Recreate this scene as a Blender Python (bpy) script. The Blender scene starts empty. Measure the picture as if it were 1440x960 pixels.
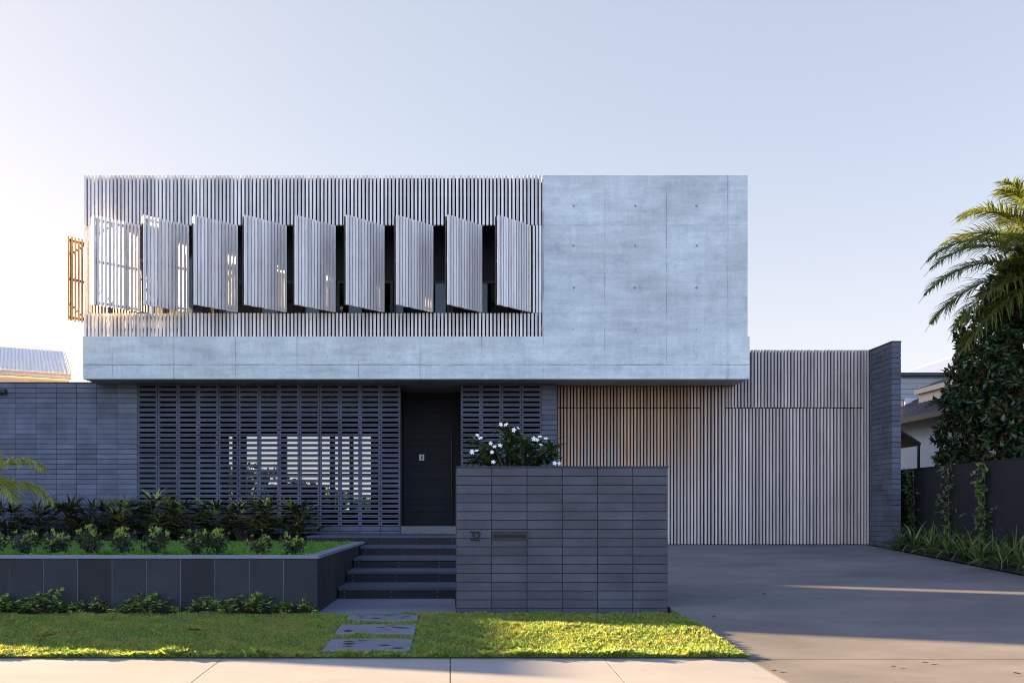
import bpy, math, random
import numpy as np
from mathutils import Vector, Matrix

random.seed(7); rng = np.random.default_rng(7)
R = math.radians
C = bpy.context.scene.collection
sc = bpy.context.scene

# ------------------------------------------------------------------ camera, light, exposure
EYE = 1.2; F = 1250.0; VX, VY = 633.0, 725.0          # read from the photograph (1440 x 960)
cam_d = bpy.data.cameras.new('camera'); cam = bpy.data.objects.new('camera', cam_d); C.objects.link(cam)
cam.location = (0, 0, EYE); cam.rotation_euler = (R(90), 0, 0)
cam_d.sensor_width = 36; cam_d.lens = F/1440*36
cam_d.shift_x = (720-VX)/1440; cam_d.shift_y = (VY-480)/1440
cam_d.clip_start = 0.05; cam_d.clip_end = 2000
sc.camera = cam

SUN_EL, SUN_BACK = 12.0, 14.0                          # low sun from the left, a little behind the facade
w = bpy.data.worlds.new('World'); sc.world = w; w.use_nodes = True
nt = w.node_tree; bg = nt.nodes['Background']
sky = nt.nodes.new('ShaderNodeTexSky'); sky.sky_type = 'NISHITA'; sky.sun_disc = False
sky.sun_elevation = R(SUN_EL); sky.sun_rotation = R(-(90-SUN_BACK))
sky.air_density = 1.0; sky.dust_density = 1.4; sky.ozone_density = 1.6
hs = nt.nodes.new('ShaderNodeHueSaturation'); hs.inputs['Saturation'].default_value = 0.8; hs.inputs['Value'].default_value = 1.0
nt.links.new(sky.outputs[0], hs.inputs['Color']); gm = nt.nodes.new('ShaderNodeGamma'); gm.inputs[1].default_value = 0.5      # soft evening sky: less contrast between the sun side and the rest
nt.links.new(hs.outputs[0], gm.inputs[0]); tc = nt.nodes.new('ShaderNodeTexCoord'); sx = nt.nodes.new('ShaderNodeSeparateXYZ'); nt.links.new(tc.outputs['Generated'], sx.inputs[0])
def sky_tint(src, sock, lo, hi, col):      # tint of the sky towards one direction, warm pale band low down
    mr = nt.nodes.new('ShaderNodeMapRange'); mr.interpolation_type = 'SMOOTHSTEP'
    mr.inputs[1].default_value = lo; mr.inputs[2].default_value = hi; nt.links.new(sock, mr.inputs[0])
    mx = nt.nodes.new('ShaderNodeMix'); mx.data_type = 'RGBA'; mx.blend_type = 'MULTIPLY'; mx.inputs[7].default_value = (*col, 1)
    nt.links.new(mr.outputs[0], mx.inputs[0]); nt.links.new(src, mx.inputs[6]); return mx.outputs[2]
out_ = sky_tint(gm.outputs[0], sx.outputs[1], .15, -.55, (1.55, 1.85, 2.5))  # unseen sky behind the camera boosted and blued to light the facade
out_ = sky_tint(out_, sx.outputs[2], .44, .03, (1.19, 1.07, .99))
out_ = sky_tint(out_, sx.outputs[2], .52, .85, (.42, .55, .85))  # unseen zenith dimmed to lower the light on the ground
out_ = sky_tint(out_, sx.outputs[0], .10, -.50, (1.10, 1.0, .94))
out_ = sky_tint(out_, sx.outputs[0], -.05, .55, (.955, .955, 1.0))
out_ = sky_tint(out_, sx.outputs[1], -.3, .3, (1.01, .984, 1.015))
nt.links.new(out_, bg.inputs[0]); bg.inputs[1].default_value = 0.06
sd = bpy.data.lights.new('sun', 'SUN'); sd.energy = 5.0; sd.angle = R(0.6); sd.color = (1.0, 0.73, 0.42)
sun = bpy.data.objects.new('sun', sd); C.objects.link(sun)
a, e = R(SUN_BACK), R(SUN_EL)
ld = Vector((math.cos(a)*math.cos(e), -math.sin(a)*math.cos(e), -math.sin(e)))
sun.rotation_euler = ld.to_track_quat('-Z', 'Y').to_euler(); sun.location = (-30, 10, 20)
vs = sc.view_settings; vs.view_transform = 'Standard'; vs.look = 'None'; vs.gamma = 1; vs.use_curve_mapping = False
vs.exposure = 3.2
sc.cycles.filter_width = 0.95; sc.cycles.max_bounces = 8; sc.cycles.transparent_max_bounces = 16

def PX(px, D): return (px-VX)/F*D
def PZ(py, D): return (VY-py)/F*D+EYE

# ------------------------------------------------------------------ helpers
class MB:
    def __init__(s): s.v = []; s.f = []; s.m = []
    def face(s, pts, mi=0):
        i = len(s.v); s.v += [tuple(p) for p in pts]; s.f.append(tuple(range(i, i+len(pts)))); s.m.append(mi)
    def box(s, x0, x1, y0, y1, z0, z1, mi=0, M=None):
        i = len(s.v)
        P = [(x0,y0,z0),(x1,y0,z0),(x1,y1,z0),(x0,y1,z0),(x0,y0,z1),(x1,y0,z1),(x1,y1,z1),(x0,y1,z1)]
        if M is not None: P = [tuple(M @ Vector(p)) for p in P]
        s.v += P
        for f in ((0,3,2,1),(4,5,6,7),(0,1,5,4),(1,2,6,5),(2,3,7,6),(3,0,4,7)):
            s.f.append(tuple(i+k for k in f)); s.m.append(mi)
    def bbox(s, x0, x1, y0, y1, z0, z1, b=0.004, mi=0):      # box whose front (-Y) edges are chamfered
        i = len(s.v)
        s.v += [(x0+b,y0,z0+b),(x1-b,y0,z0+b),(x1-b,y0,z1-b),(x0+b,y0,z1-b),
                (x0,y0+b,z0),(x1,y0+b,z0),(x1,y0+b,z1),(x0,y0+b,z1),
                (x0,y1,z0),(x1,y1,z0),(x1,y1,z1),(x0,y1,z1)]
        for f in ((0,1,2,3),(4,5,1,0),(5,6,2,1),(6,7,3,2),(7,4,0,3),(4,8,9,5),(5,9,10,6),(6,10,11,7),(7,11,8,4),(9,8,11,10)):
            s.f.append(tuple(i+k for k in f)); s.m.append(mi)
    def tube(s, pts, rad, n=7, mi=0, cap=True):
        pts = [Vector(p) for p in pts]; L = len(pts)
        if not hasattr(rad, '__len__'): rad = [rad]*L
        i0 = len(s.v)
        for k, p in enumerate(pts):
            d = (pts[min(k+1, L-1)]-pts[max(k-1, 0)])
            if d.length < 1e-9: d = Vector((0,0,1))
            d.normalize()
            u = d.cross(Vector((0.13,0.31,1)) if abs(d.z) < .9 else Vector((1,0.2,0))).normalized(); v = d.cross(u)
            for j in range(n):
                t = 2*math.pi*j/n; s.v.append(tuple(p+(u*math.cos(t)+v*math.sin(t))*rad[k]))
        for k in range(L-1):
            for j in range(n):
                a_, b_ = i0+k*n+j, i0+k*n+(j+1)%n
                s.f.append((a_, b_, b_+n, a_+n)); s.m.append(mi)
        if cap:
            s.f.append(tuple(i0+j for j in range(n))[::-1]); s.m.append(mi)
            s.f.append(tuple(i0+(L-1)*n+j for j in range(n))); s.m.append(mi)
    def leaf(s, b, d, up, L, W, fold=.18, droop=.15, mi=0):
        b = Vector(b); d = Vector(d).normalized(); side = d.cross(Vector(up))
        if side.length < 1e-4: side = d.cross(Vector((1,.3,.2)))
        side.normalize(); nrm = side.cross(d).normalized()
        c = b+d*L*.5 - nrm*fold*W; t = b+d*L - nrm*droop*L
        l = b+d*L*.45+side*W*.5; r = b+d*L*.45-side*W*.5
        i = len(s.v); s.v += [tuple(b), tuple(l), tuple(c), tuple(r), tuple(t)]
        for f in ((0,2,1),(0,3,2),(1,2,4),(2,3,4)): s.f.append(tuple(i+k for k in f)); s.m.append(mi)
    def strap(s, b, d, L, W, arch=1.0, n=5, mi=0, fold=.25):   # long leaf arching over under its weight
        p = Vector(b); d = Vector(d).normalized(); h = Vector((d.x, d.y, 0))
        side = d.cross(Vector((0,0,1)))
        if side.length < 1e-3: side = Vector((1,0,0))
        side.normalize(); i = len(s.v)
        for k in range(n+1):
            t = k/n; wd = W*(.55+.45*math.sin(math.pi*min(1, t*1.25+.15)))*(1-t**3)
            nn = side.cross(d).normalized()
            s.v += [tuple(p+side*wd*.5+nn*wd*fold), tuple(p), tuple(p-side*wd*.5+nn*wd*fold)]
            p = p+d*(L/n); d = (d+Vector((0,0,-1))*arch*(.5+t)/n).normalized()
        for k in range(n):
            q = i+3*k
            for f in ((q,q+1,q+4,q+3),(q+1,q+2,q+5,q+4)): s.f.append(f); s.m.append(mi)
    def build(s, name, mats, parent=None, smooth=False, local=False):
        me = bpy.data.meshes.new(name)
        v = s.v
        if parent is not None and not local:
            o = world_loc(parent); v = [(p[0]-o[0], p[1]-o[1], p[2]-o[2]) for p in s.v]
        me.from_pydata(v, [], s.f)
        for mt in (mats if isinstance(mats, (list, tuple)) else [mats]): me.materials.append(mt)
        me.polygons.foreach_set('material_index', s.m)
        if smooth: me.polygons.foreach_set('use_smooth', [True]*len(me.polygons))
        me.update()
        ob = bpy.data.objects.new(name, me); C.objects.link(ob)
        if parent is not None: ob.parent = parent
        return ob

def world_loc(o):
    l = Vector((0,0,0))
    while o is not None: l += Vector(o.location); o = o.parent
    return l
def tag(o, label=None, cat=None, group=None, kind=None):
    if label: o['label'] = label
    if cat: o['category'] = cat
    if group: o['group'] = group
    if kind: o['kind'] = kind
    return o
def thing(name, label, cat, loc=(0,0,0), rz=0, group=None):
    o = bpy.data.objects.new(name, None); C.objects.link(o); o.location = loc; o.rotation_euler = (0,0,rz)
    o.empty_display_size = .2
    return tag(o, label, cat, group)
def copy_tree(o, parent=None):
    c = o.copy(); C.objects.link(c)
    if parent is not None: c.parent = parent
    for ch in list(o.children): copy_tree(ch, c)
    return c

# ------------------------------------------------------------------ materials
def mat(name):
    m = bpy.data.materials.new(name); m.use_nodes = True
    n = m.node_tree.nodes; return m, n, m.node_tree.links, n['Principled BSDF']
def nd(n, t, **kw):
    x = n.new(t)
    for k, v in kw.items(): setattr(x, k, v)
    return x
def ramp(n, stops):
    r = n.new('ShaderNodeValToRGB'); el = r.color_ramp.elements
    while len(el) < len(stops): el.new(.5)
    for q, (p, c) in zip(el, stops):
        q.position = p; q.color = (*c, 1) if len(c) == 3 else c
    return r
def math_(n, l, op, a_, b_=None, c_=None):
    x = n.new('ShaderNodeMath'); x.operation = op
    for i, v in enumerate((a_, b_, c_)):
        if v is None: continue
        if isinstance(v, (int, float)): x.inputs[i].default_value = v
        else: l.new(v, x.inputs[i])
    return x.outputs[0]
def mix(n, l, fac, a_, b_, bt='MIX'):
    x = n.new('ShaderNodeMix'); x.data_type = 'RGBA'; x.blend_type = bt
    for sock, v in ((x.inputs[0], fac), (x.inputs[6], a_), (x.inputs[7], b_)):
        if isinstance(v, (int, float)): sock.default_value = v
        elif isinstance(v, tuple): sock.default_value = (*v, 1)
        else: l.new(v, sock)
    return x.outputs[2]
def noise(n, l, scale=(1,1,1), detail=5, rough=.6, coord='Position', sc_=1.0):
    if coord == 'Position': src = n.new('ShaderNodeNewGeometry').outputs['Position']
    else: src = n.new('ShaderNodeTexCoord').outputs['Object']
    mp = n.new('ShaderNodeMapping'); mp.inputs['Scale'].default_value = scale; l.new(src, mp.inputs[0])
    t = n.new('ShaderNodeTexNoise'); t.inputs['Scale'].default_value = sc_; t.inputs['Detail'].default_value = detail
    t.inputs['Roughness'].default_value = rough; l.new(mp.outputs[0], t.inputs[0]); return t.outputs[0]
def bump(n, l, h, b, strength=.3, dist=.01):
    x = n.new('ShaderNodeBump'); x.inputs['Strength'].default_value = strength; x.inputs['Distance'].default_value = dist
    l.new(h, x.inputs['Height']); l.new(x.outputs[0], b.inputs['Normal'])
def rnd(n): return n.new('ShaderNodeNewGeometry').outputs['Random Per Island']

def M_plain(name, col, rough=.6, var=.12, nscale=3, bmp=.15, spec=.4, metal=0, island=0.0):
    m, n, l, b = mat(name)
    f = noise(n, l, (nscale,)*3, 6)
    lo = tuple(c*(1-var) for c in col); hi = tuple(min(1, c*(1+var)) for c in col)
    r = ramp(n, [(.3, lo), (.7, hi)]); l.new(f, r.inputs[0]); out = r.outputs[0]
    if island:
        k = math_(n, l, 'MULTIPLY_ADD', rnd(n), 2*island, 1-island)
        cmb = n.new('ShaderNodeCombineColor')
        for i in range(3): l.new(k, cmb.inputs[i])
        out = mix(n, l, 1.0, out, cmb.outputs[0], 'MULTIPLY')
    l.new(out, b.inputs['Base Color'])
    b.inputs['Roughness'].default_value = rough; b.inputs['Specular IOR Level'].default_value = spec; b.inputs['Metallic'].default_value = metal
    if bmp: bump(n, l, noise(n, l, (60,60,60), 3), b, bmp, .004)
    return m

def M_block(name, col, island=.3):
    m, n, l, b = mat(name)
    f1 = noise(n, l, (2.2,2.2,2.2), 6); f2 = noise(n, l, (45,45,45), 4, .7)
    lo = tuple(c*.78 for c in col); hi = tuple(c*1.22 for c in col)
    r = ramp(n, [(.3, lo), (.7, hi)]); l.new(f1, r.inputs[0])
    k = math_(n, l, 'MULTIPLY_ADD', rnd(n), island, 1-island*.5)
    k = math_(n, l, 'MULTIPLY', k, math_(n, l, 'MULTIPLY_ADD', f2, .35, .82))
    cmb = n.new('ShaderNodeCombineColor'); [l.new(k, cmb.inputs[i]) for i in range(3)]
    out = mix(n, l, 1.0, r.outputs[0], cmb.outputs[0], 'MULTIPLY')
    # pale lime bloom, scuffs
    sc1 = ramp(n, [(.60, (0,0,0)), (.74, (1,1,1))]); l.new(noise(n, l, (3,3,14), 6, .7), sc1.inputs[0])
    out = mix(n, l, math_(n, l, 'MULTIPLY', sc1.outputs[0], .22), out, tuple(min(1, c*2.3) for c in col))
    l.new(out, b.inputs['Base Color']); b.inputs['Roughness'].default_value = .72; b.inputs['Specular IOR Level'].default_value = .3
    bump(n, l, f2, b, .35, .004)
    return m

def M_wood(name, col, col2=None, weather=False, var=.25):
    m, n, l, b = mat(name)
    g = noise(n, l, (70,70,1.6), 6, .65, 'Object'); big = noise(n, l, (3,3,.9), 4, .6)
    r = ramp(n, [(.25, tuple(c*(1-var) for c in col)), (.75, tuple(min(1,c*(1+var)) for c in col))]); l.new(g, r.inputs[0])
    out = r.outputs[0]
    if weather:      # timber kept dry under the overhang has kept its brown
        r2 = ramp(n, [(.25, tuple(c*(1-var) for c in col2)), (.75, tuple(min(1,c*(1+var)) for c in col2))]); l.new(g, r2.inputs[0])
        pos = n.new('ShaderNodeSeparateXYZ'); l.new(n.new('ShaderNodeNewGeometry').outputs['Position'], pos.inputs[0])
        isl = math_(n, l, 'MULTIPLY_ADD', rnd(n), .9, -.45)
        fx = nd(n, 'ShaderNodeMapRange', interpolation_type='SMOOTHSTEP'); fx.inputs[1].default_value = 5.75; fx.inputs[2].default_value = 4.5
        l.new(math_(n, l, 'ADD', pos.outputs[0], math_(n, l, 'MULTIPLY', isl, .4)), fx.inputs[0])
        fz = nd(n, 'ShaderNodeMapRange', interpolation_type='SMOOTHSTEP'); fz.inputs[1].default_value = 1.1; fz.inputs[2].default_value = 3.1
        zz = math_(n, l, 'ADD', pos.outputs[2], math_(n, l, 'MULTIPLY_ADD', big, 1.2, -.6))
        l.new(math_(n, l, 'ADD', zz, isl), fz.inputs[0])
        out = mix(n, l, math_(n, l, 'MULTIPLY', fx.outputs[0], fz.outputs[0]), out, r2.outputs[0])
    k = math_(n, l, 'MULTIPLY', math_(n, l, 'MULTIPLY_ADD', rnd(n), .40, .78), math_(n, l, 'MULTIPLY_ADD', big, .55, .72))
    cmb = n.new('ShaderNodeCombineColor'); [l.new(k, cmb.inputs[i]) for i in range(3)]
    out = mix(n, l, 1.0, out, cmb.outputs[0], 'MULTIPLY')
    l.new(out, b.inputs['Base Color']); b.inputs['Roughness'].default_value = .65; b.inputs['Specular IOR Level'].default_value = .35
    bump(n, l, g, b, .25, .003)
    return m

def M_concrete(name, col, joints=True):
    m, n, l, b = mat(name)
    f1 = noise(n, l, (.7,.7,.9), 8, .62); f2 = noise(n, l, (.6,.6,7), 7, .68); f3 = noise(n, l, (22,22,22), 5, .7); f4 = noise(n, l, (9,9,.5), 5, .6)
    lo = tuple(c*.80 for c in col); hi = tuple(c*1.14 for c in col)
    r = ramp(n, [(.32, lo), (.68, hi)]); l.new(f1, r.inputs[0])
    k = math_(n, l, 'MULTIPLY_ADD', f2, .62, .69); k = math_(n, l, 'MULTIPLY', k, math_(n, l, 'MULTIPLY_ADD', f3, .34, .83))
    f6 = noise(n, l, (5,5,26), 5, .75); f7 = noise(n, l, (30,30,3), 5, .75)
    k = math_(n, l, 'MULTIPLY', k, math_(n, l, 'MULTIPLY_ADD', f6, .42, .79)); k = math_(n, l, 'MULTIPLY', k, math_(n, l, 'MULTIPLY_ADD', f7, .3, .85))
    f5 = noise(n, l, (2.6,2.6,3.4), 8, .7); dr = ramp(n, [(.52, (1,1,1)), (.66, (.80,.82,.85))]); l.new(f5, dr.inputs[0])
    k = math_(n, l, 'MULTIPLY', k, math_(n, l, 'MULTIPLY_ADD', f4, .22, .89))
    base_ = mix(n, l, .8, r.outputs[0], dr.outputs[0], 'MULTIPLY')
    if joints:
        pos = n.new('ShaderNodeSeparateXYZ'); l.new(n.new('ShaderNodeNewGeometry').outputs['Position'], pos.inputs[0])
        wob = math_(n, l, 'MULTIPLY_ADD', noise(n, l, (5,5,5), 3), .012, -.006)
        def line(co, x0, per, wd, thr):
            t = math_(n, l, 'DIVIDE', math_(n, l, 'SUBTRACT', math_(n, l, 'ADD', co, wob), x0), per)
            t = math_(n, l, 'FRACT', math_(n, l, 'ADD', t, 100.5))
            d = math_(n, l, 'MULTIPLY', math_(n, l, 'ABSOLUTE', math_(n, l, 'SUBTRACT', t, .5)), per)
            mr = nd(n, 'ShaderNodeMapRange'); mr.inputs[1].default_value = wd; mr.inputs[2].default_value = wd*.3; l.new(d, mr.inputs[0])
            br = ramp(n, [(thr, (.12,)*3), (thr+.12, (1,)*3)]); l.new(noise(n, l, (1.3,1.3,.9), 5, .7), br.inputs[0])
            return math_(n, l, 'MULTIPLY', mr.outputs[0], br.outputs[0])
        jv = line(pos.outputs[0], 1.77, 1.17, .012, .45)
        jh = line(pos.outputs[2], 6.72, 50, .012, .50)
        jh2 = line(pos.outputs[2], 4.07, 50, .012, .42)
        jh3 = line(pos.outputs[2], 6.30, 50, .02, .56)
        j = math_(n, l, 'MAXIMUM', math_(n, l, 'MAXIMUM', jv, jh), math_(n, l, 'MAXIMUM', jh2, math_(n, l, 'MULTIPLY', jh3, .4)))
        k = math_(n, l, 'MULTIPLY', k, math_(n, l, 'SUBTRACT', 1, math_(n, l, 'MULTIPLY', j, .52)))
    cmb = n.new('ShaderNodeCombineColor'); [l.new(k, cmb.inputs[i]) for i in range(3)]
    out = mix(n, l, 1.0, base_, cmb.outputs[0], 'MULTIPLY')
    l.new(out, b.inputs['Base Color']); b.inputs['Roughness'].default_value = .6; b.inputs['Specular IOR Level'].default_value = .35
    bump(n, l, f3, b, .2, .006)
    return m

def M_paving(name, col, stain=.2, scale=1.0):
    m, n, l, b = mat(name)
    f1 = noise(n, l, (.55*scale,.9*scale,1), 8, .65); f2 = noise(n, l, (90,90,90), 4, .8); f3 = noise(n, l, (.35*scale,3.2*scale,1), 7, .7)
    r = ramp(n, [(.3, tuple(c*(1-stain) for c in col)), (.7, tuple(min(1,c*(1+stain)) for c in col))]); l.new(f1, r.inputs[0])
    k = math_(n, l, 'MULTIPLY', math_(n, l, 'MULTIPLY_ADD', f2, .5, .75), math_(n, l, 'MULTIPLY_ADD', f3, .5*stain*2, 1-.5*stain))
    sp = ramp(n, [(.70, (1,1,1)), (.76, (.55,.52,.5))]); l.new(noise(n, l, (7,7,7), 2, .5), sp.inputs[0])
    cmb = n.new('ShaderNodeCombineColor'); [l.new(k, cmb.inputs[i]) for i in range(3)]
    out = mix(n, l, 1.0, r.outputs[0], cmb.outputs[0], 'MULTIPLY'); out = mix(n, l, .5, out, sp.outputs[0], 'MULTIPLY')
    l.new(out, b.inputs['Base Color']); b.inputs['Roughness'].default_value = .75; b.inputs['Specular IOR Level'].default_value = .3
    bump(n, l, f2, b, .3, .004)
    return m

def M_leaf(name, lo, hi, rough=.4, trans=.25, spec=.5, patch=0, patch_col=None, p0=0):
    m, n, l, b = mat(name)
    r = ramp(n, [(p0, lo), (1, hi)]); l.new(rnd(n), r.inputs[0]); out = r.outputs[0]
    if patch:
        q = ramp(n, [(.42, (0,0,0)), (.62, (1,1,1))]); l.new(noise(n, l, (patch,)*3, 5, .65), q.inputs[0])
        out = mix(n, l, math_(n, l, 'MULTIPLY', q.outputs[0], .45), out, patch_col)
    l.new(out, b.inputs['Base Color']); b.inputs['Roughness'].default_value = rough; b.inputs['Specular IOR Level'].default_value = spec
    if trans:
        t = n.new('ShaderNodeBsdfTranslucent'); ms = n.new('ShaderNodeMixShader'); ms.inputs[0].default_value = trans
        tc = mix(n, l, 1.0, out, (1.5,1.45,.6), 'MULTIPLY'); l.new(tc, t.inputs[0])
        l.new(b.outputs[0], ms.inputs[1]); l.new(t.outputs[0], ms.inputs[2]); l.new(ms.outputs[0], n['Material Output'].inputs[0])
    return m

def M_glass(name, tint=(.75,.8,.82)):
    m, n, l, b = mat(name)
    gl = n.new('ShaderNodeBsdfGlossy'); gl.inputs['Roughness'].default_value = .01
    tr = n.new('ShaderNodeBsdfTransparent'); tr.inputs[0].default_value = (*tint, 1)
    fr = n.new('ShaderNodeFresnel'); fr.inputs[0].default_value = 1.52
    ms = n.new('ShaderNodeMixShader'); l.new(math_(n, l, 'MULTIPLY_ADD', fr.outputs[0], .7, .0), ms.inputs[0])
    l.new(tr.outputs[0], ms.inputs[1]); l.new(gl.outputs[0], ms.inputs[2]); l.new(ms.outputs[0], n['Material Output'].inputs[0])
    return m

BLOCK = (.084, .090, .118)
m_block = M_block('charcoal_block', BLOCK)
m_block2 = M_block('letterbox_block', (.068, .069, .083))
m_block_pale = M_block('blue_grey_block', (.112, .122, .155))
m_joint = M_plain('mortar', (.03,.034,.045), .9, .2)
m_conc = M_concrete('board_concrete', (.535,.567,.55))
m_conc2 = M_concrete('spandrel_concrete', (.57,.61,.585))
m_hole = M_plain('tie_hole', (.24,.26,.27), .9)
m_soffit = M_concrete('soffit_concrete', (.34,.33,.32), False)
m_batten = M_wood('silvered_timber', (.73,.675,.625))
m_brown = M_wood('brown_timber', (.26,.165,.10))
m_garage = M_wood('garage_timber', (.46,.395,.35), (.37,.235,.145), True)
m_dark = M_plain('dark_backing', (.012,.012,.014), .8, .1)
m_interior = M_plain('interior_paint', (.05,.052,.06), .7, .1)
m_black = M_plain('black_metal', (.015,.015,.017), .4, .1, bmp=0)
m_door = M_wood('black_stained_timber', (.009,.009,.011), var=.3)
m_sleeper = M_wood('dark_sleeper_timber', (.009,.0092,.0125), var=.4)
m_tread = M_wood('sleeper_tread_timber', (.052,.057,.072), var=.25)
m_glass = M_glass('window_glass')
m_tint = M_glass('tinted_glass', (.72,.78,.84))
m_white = M_plain('white_plastic', (.7,.7,.7), .4, .03, bmp=0)
m_grey = M_plain('grey_plastic', (.12,.12,.13), .4, .03, bmp=0)
m_agg = M_plain('exposed_aggregate', (.12,.12,.115), .8, .6, 55, .5)
m_walk = M_paving('pale_footpath_concrete', (.275,.26,.245), .11)
m_drive = M_paving('driveway_concrete', (.152,.138,.125), .30)
m_slab = M_paving('bluestone_slab', (.15,.155,.175), .16, 2)
m_asph = M_paving('asphalt', (.05,.05,.052), .2)
m_coping = M_paving('stone_coping', (.16,.18,.215), .18, 3)
m_tile = M_block('slate_tile', (.0195,.0215,.0265), .7)
m_grout = M_plain('pale_grout', (.2,.21,.22), .9)
m_soil = M_plain('bark_mulch', (.03,.022,.017), .95, .6, 40, .8)
m_turf = M_plain('turf_base', (.030,.045,.014), .95, .4, 20, .5)
m_blade = M_leaf('grass_blades', (.06,.125,.02), (.28,.36,.075), .5, .35, .3, 2.2, (.33,.29,.085))
m_blade2 = M_leaf('upper_grass_blades', (.075,.18,.028), (.15,.29,.05), .5, .35, .3)
m_shrub = M_leaf('shrub_leaf', (.008,.018,.007), (.045,.075,.02), .3, .08)
m_young = M_leaf('young_shrub_leaf', (.20,.27,.05), (.34,.41,.09), .4, .3)
m_bed = M_leaf('bed_plant_leaf', (.05,.10,.02), (.32,.42,.09), .45, .2, p0=.15)
m_fan = M_leaf('fan_palm_leaf', (.014,.022,.008), (.36,.37,.11), .35, .12, p0=.42)
m_fan_dark = M_leaf('dark_fan_leaf', (.012,.018,.009), (.22,.22,.09), .35, .1, p0=.42)
m_cane = M_plain('cane', (.04,.035,.02), .8, .3)
m_lily = M_leaf('lily_leaf', (.02,.04,.012), (.22,.29,.08), .35, .12, p0=.25)
m_creep = M_leaf('creeper_leaf', (.05,.09,.025), (.17,.22,.06), .35, .2)
m_frond = M_leaf('palm_frond', (.06,.088,.02), (.18,.20,.042), .35, .3)
m_frond_y = M_leaf('yellow_frond', (.24,.27,.04), (.40,.40,.08), .4, .35)
m_palm_trunk = M_plain('palm_trunk', (.14,.12,.09), .85, .3, 6)
m_shaft = M_plain('palm_crownshaft', (.12,.16,.06), .5, .15)
m_mag = M_leaf('magnolia_leaf', (.012,.028,.010), (.05,.085,.028), .24, .08, .55)
m_mag_b = M_leaf('magnolia_underside', (.07,.035,.016), (.13,.07,.03), .6, .08, .3)
m_bark = M_plain('bark', (.075,.06,.048), .9, .35, 8, .5)
m_plum = M_leaf('frangipani_leaf', (.022,.05,.018), (.075,.115,.04), .35, .18)
m_petal = M_plain('white_petal', (.82,.82,.76), .5, .03, bmp=0)
m_centre = M_plain('flower_centre', (.75,.52,.06), .5, .05, bmp=0)
m_fence = M_plain('charcoal_render', (.013,.013,.018), .8, .18, 1.5, .3)
m_dry = M_leaf('dry_leaf', (.10,.035,.018), (.17,.06,.025), .7, .1)
m_iron = M_plain('corrugated_steel', (.55,.58,.62), .35, .05, bmp=0, spec=.5, metal=.35)
m_cream = M_plain('cream_paint', (.62,.54,.44), .5, .06, bmp=0)
m_tan = M_plain('tan_wall', (.36,.22,.11), .8, .15)
m_render = M_plain('white_render', (.60,.66,.75), .85, .06)
m_rooftile = M_plain('blue_grey_roof_tile', (.035,.038,.05), .55, .25, 3, .3)
m_clad = M_plain('weatherboard_paint', (.42,.39,.35), .6, .08)
m_roofmetal = M_plain('roof_membrane', (.18,.18,.18), .7, .1)

# ------------------------------------------------------------------ the setting: ground levels
def z_walk(y): return .036*(y-7.5) if y < 7.5 else .06*(y-7.5)
def z_drive(y): return z_walk(y)
def z_lawn(x, y): return .012+.04*(y-7.5)+.035*math.exp(-((y-8.9)/.7)**2)*(1 if x > 0 else .3)

def sheet(name, x0, x1, ys, zf, m, kind='structure', nx=2, thick=.12):
    b = MB(); xs = np.linspace(x0, x1, nx)
    for j in range(len(ys)-1):
        for i in range(nx-1):
            b.face([(xs[i],ys[j],zf(ys[j])),(xs[i+1],ys[j],zf(ys[j])),(xs[i+1],ys[j+1],zf(ys[j+1])),(xs[i],ys[j+1],zf(ys[j+1]))])
    y0, y1 = ys[0], ys[-1]
    b.face([(x0,y0,zf(y0)-thick),(x1,y0,zf(y0)-thick),(x1,y0,zf(y0)),(x0,y0,zf(y0))])
    for i in range(len(ys)-1):
        for x, fl in ((x0,1),(x1,-1)):
            q = [(x,ys[i],zf(ys[i])-thick),(x,ys[i],zf(ys[i])),(x,ys[i+1],zf(ys[i+1])),(x,ys[i+1],zf(ys[i+1])-thick)]
            b.face(q[::fl])
    o = b.build(name, m)
    if kind: o['kind'] = kind
    return o

b = MB(); b.face([(-400,-300,-.32),(400,-300,-.32),(400,700,-.32),(-400,700,-.32)]); b.build('ground', m_turf)['kind'] = 'structure'
b = MB(); b.face([(-60,-7,-.22),(60,-7,-.22),(60,1.9,-.22),(-60,1.9,-.22)]); b.build('road', m_asph)['kind'] = 'structure'
b = MB(); b.box(-60,60,1.9,2.1,-.32,-.1); b.build('kerb', m_walk)['kind'] = 'structure'
sheet('verge', -60, 2.5, [2.1, 5.7], lambda y: -.1+.008*(y-2.1), m_turf)
sheet('yard', -60, 60, [19, 60], lambda y: .3, m_turf)
sheet('driveway', 2.506, 8.35, [2.1, 3.5, 5, 6, 7.2, 7.5, 8, 10, 13, 17.95], z_drive, m_drive, nx=6)
b = MB(); b.face([(2.52,7.452,z_walk(7.452)+.003),(8.34,7.452,z_walk(7.452)+.003),(8.34,7.46,z_walk(7.46)+.003),(2.52,7.46,z_walk(7.46)+.003)]); b.build('driveway_joint', m_soil)['kind'] = 'structure'
# footpath: slabs with open joints, one sheet of paving
b = MB(); js = [-20,-17,-14,-11.5,-9.6,-7.68,-5.76,-3.84,-1.92,0.0,1.295,2.5]
for i in range(len(js)-1):
    x0, x1 = js[i]+.004, js[i+1]-.004
    z0, z1 = z_walk(5.7), 0.0
    P = [(x0,5.7,z0),(x1,5.7,z0),(x1,7.5,z1),(x0,7.5,z1)]
    b.face(P)
    for k in range(4):
        p, q = P[k], P[(k+1)%4]; b.face([(p[0],p[1],p[2]-.1),(q[0],q[1],q[2]-.1),q,p])
b.build('footpath', m_walk)['kind'] = 'structure'
b = MB(); b.box(-20,2.5,5.7,7.49,-.3,-.085); b.build('footpath_bed', m_soil)['kind'] = 'structure'

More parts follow.
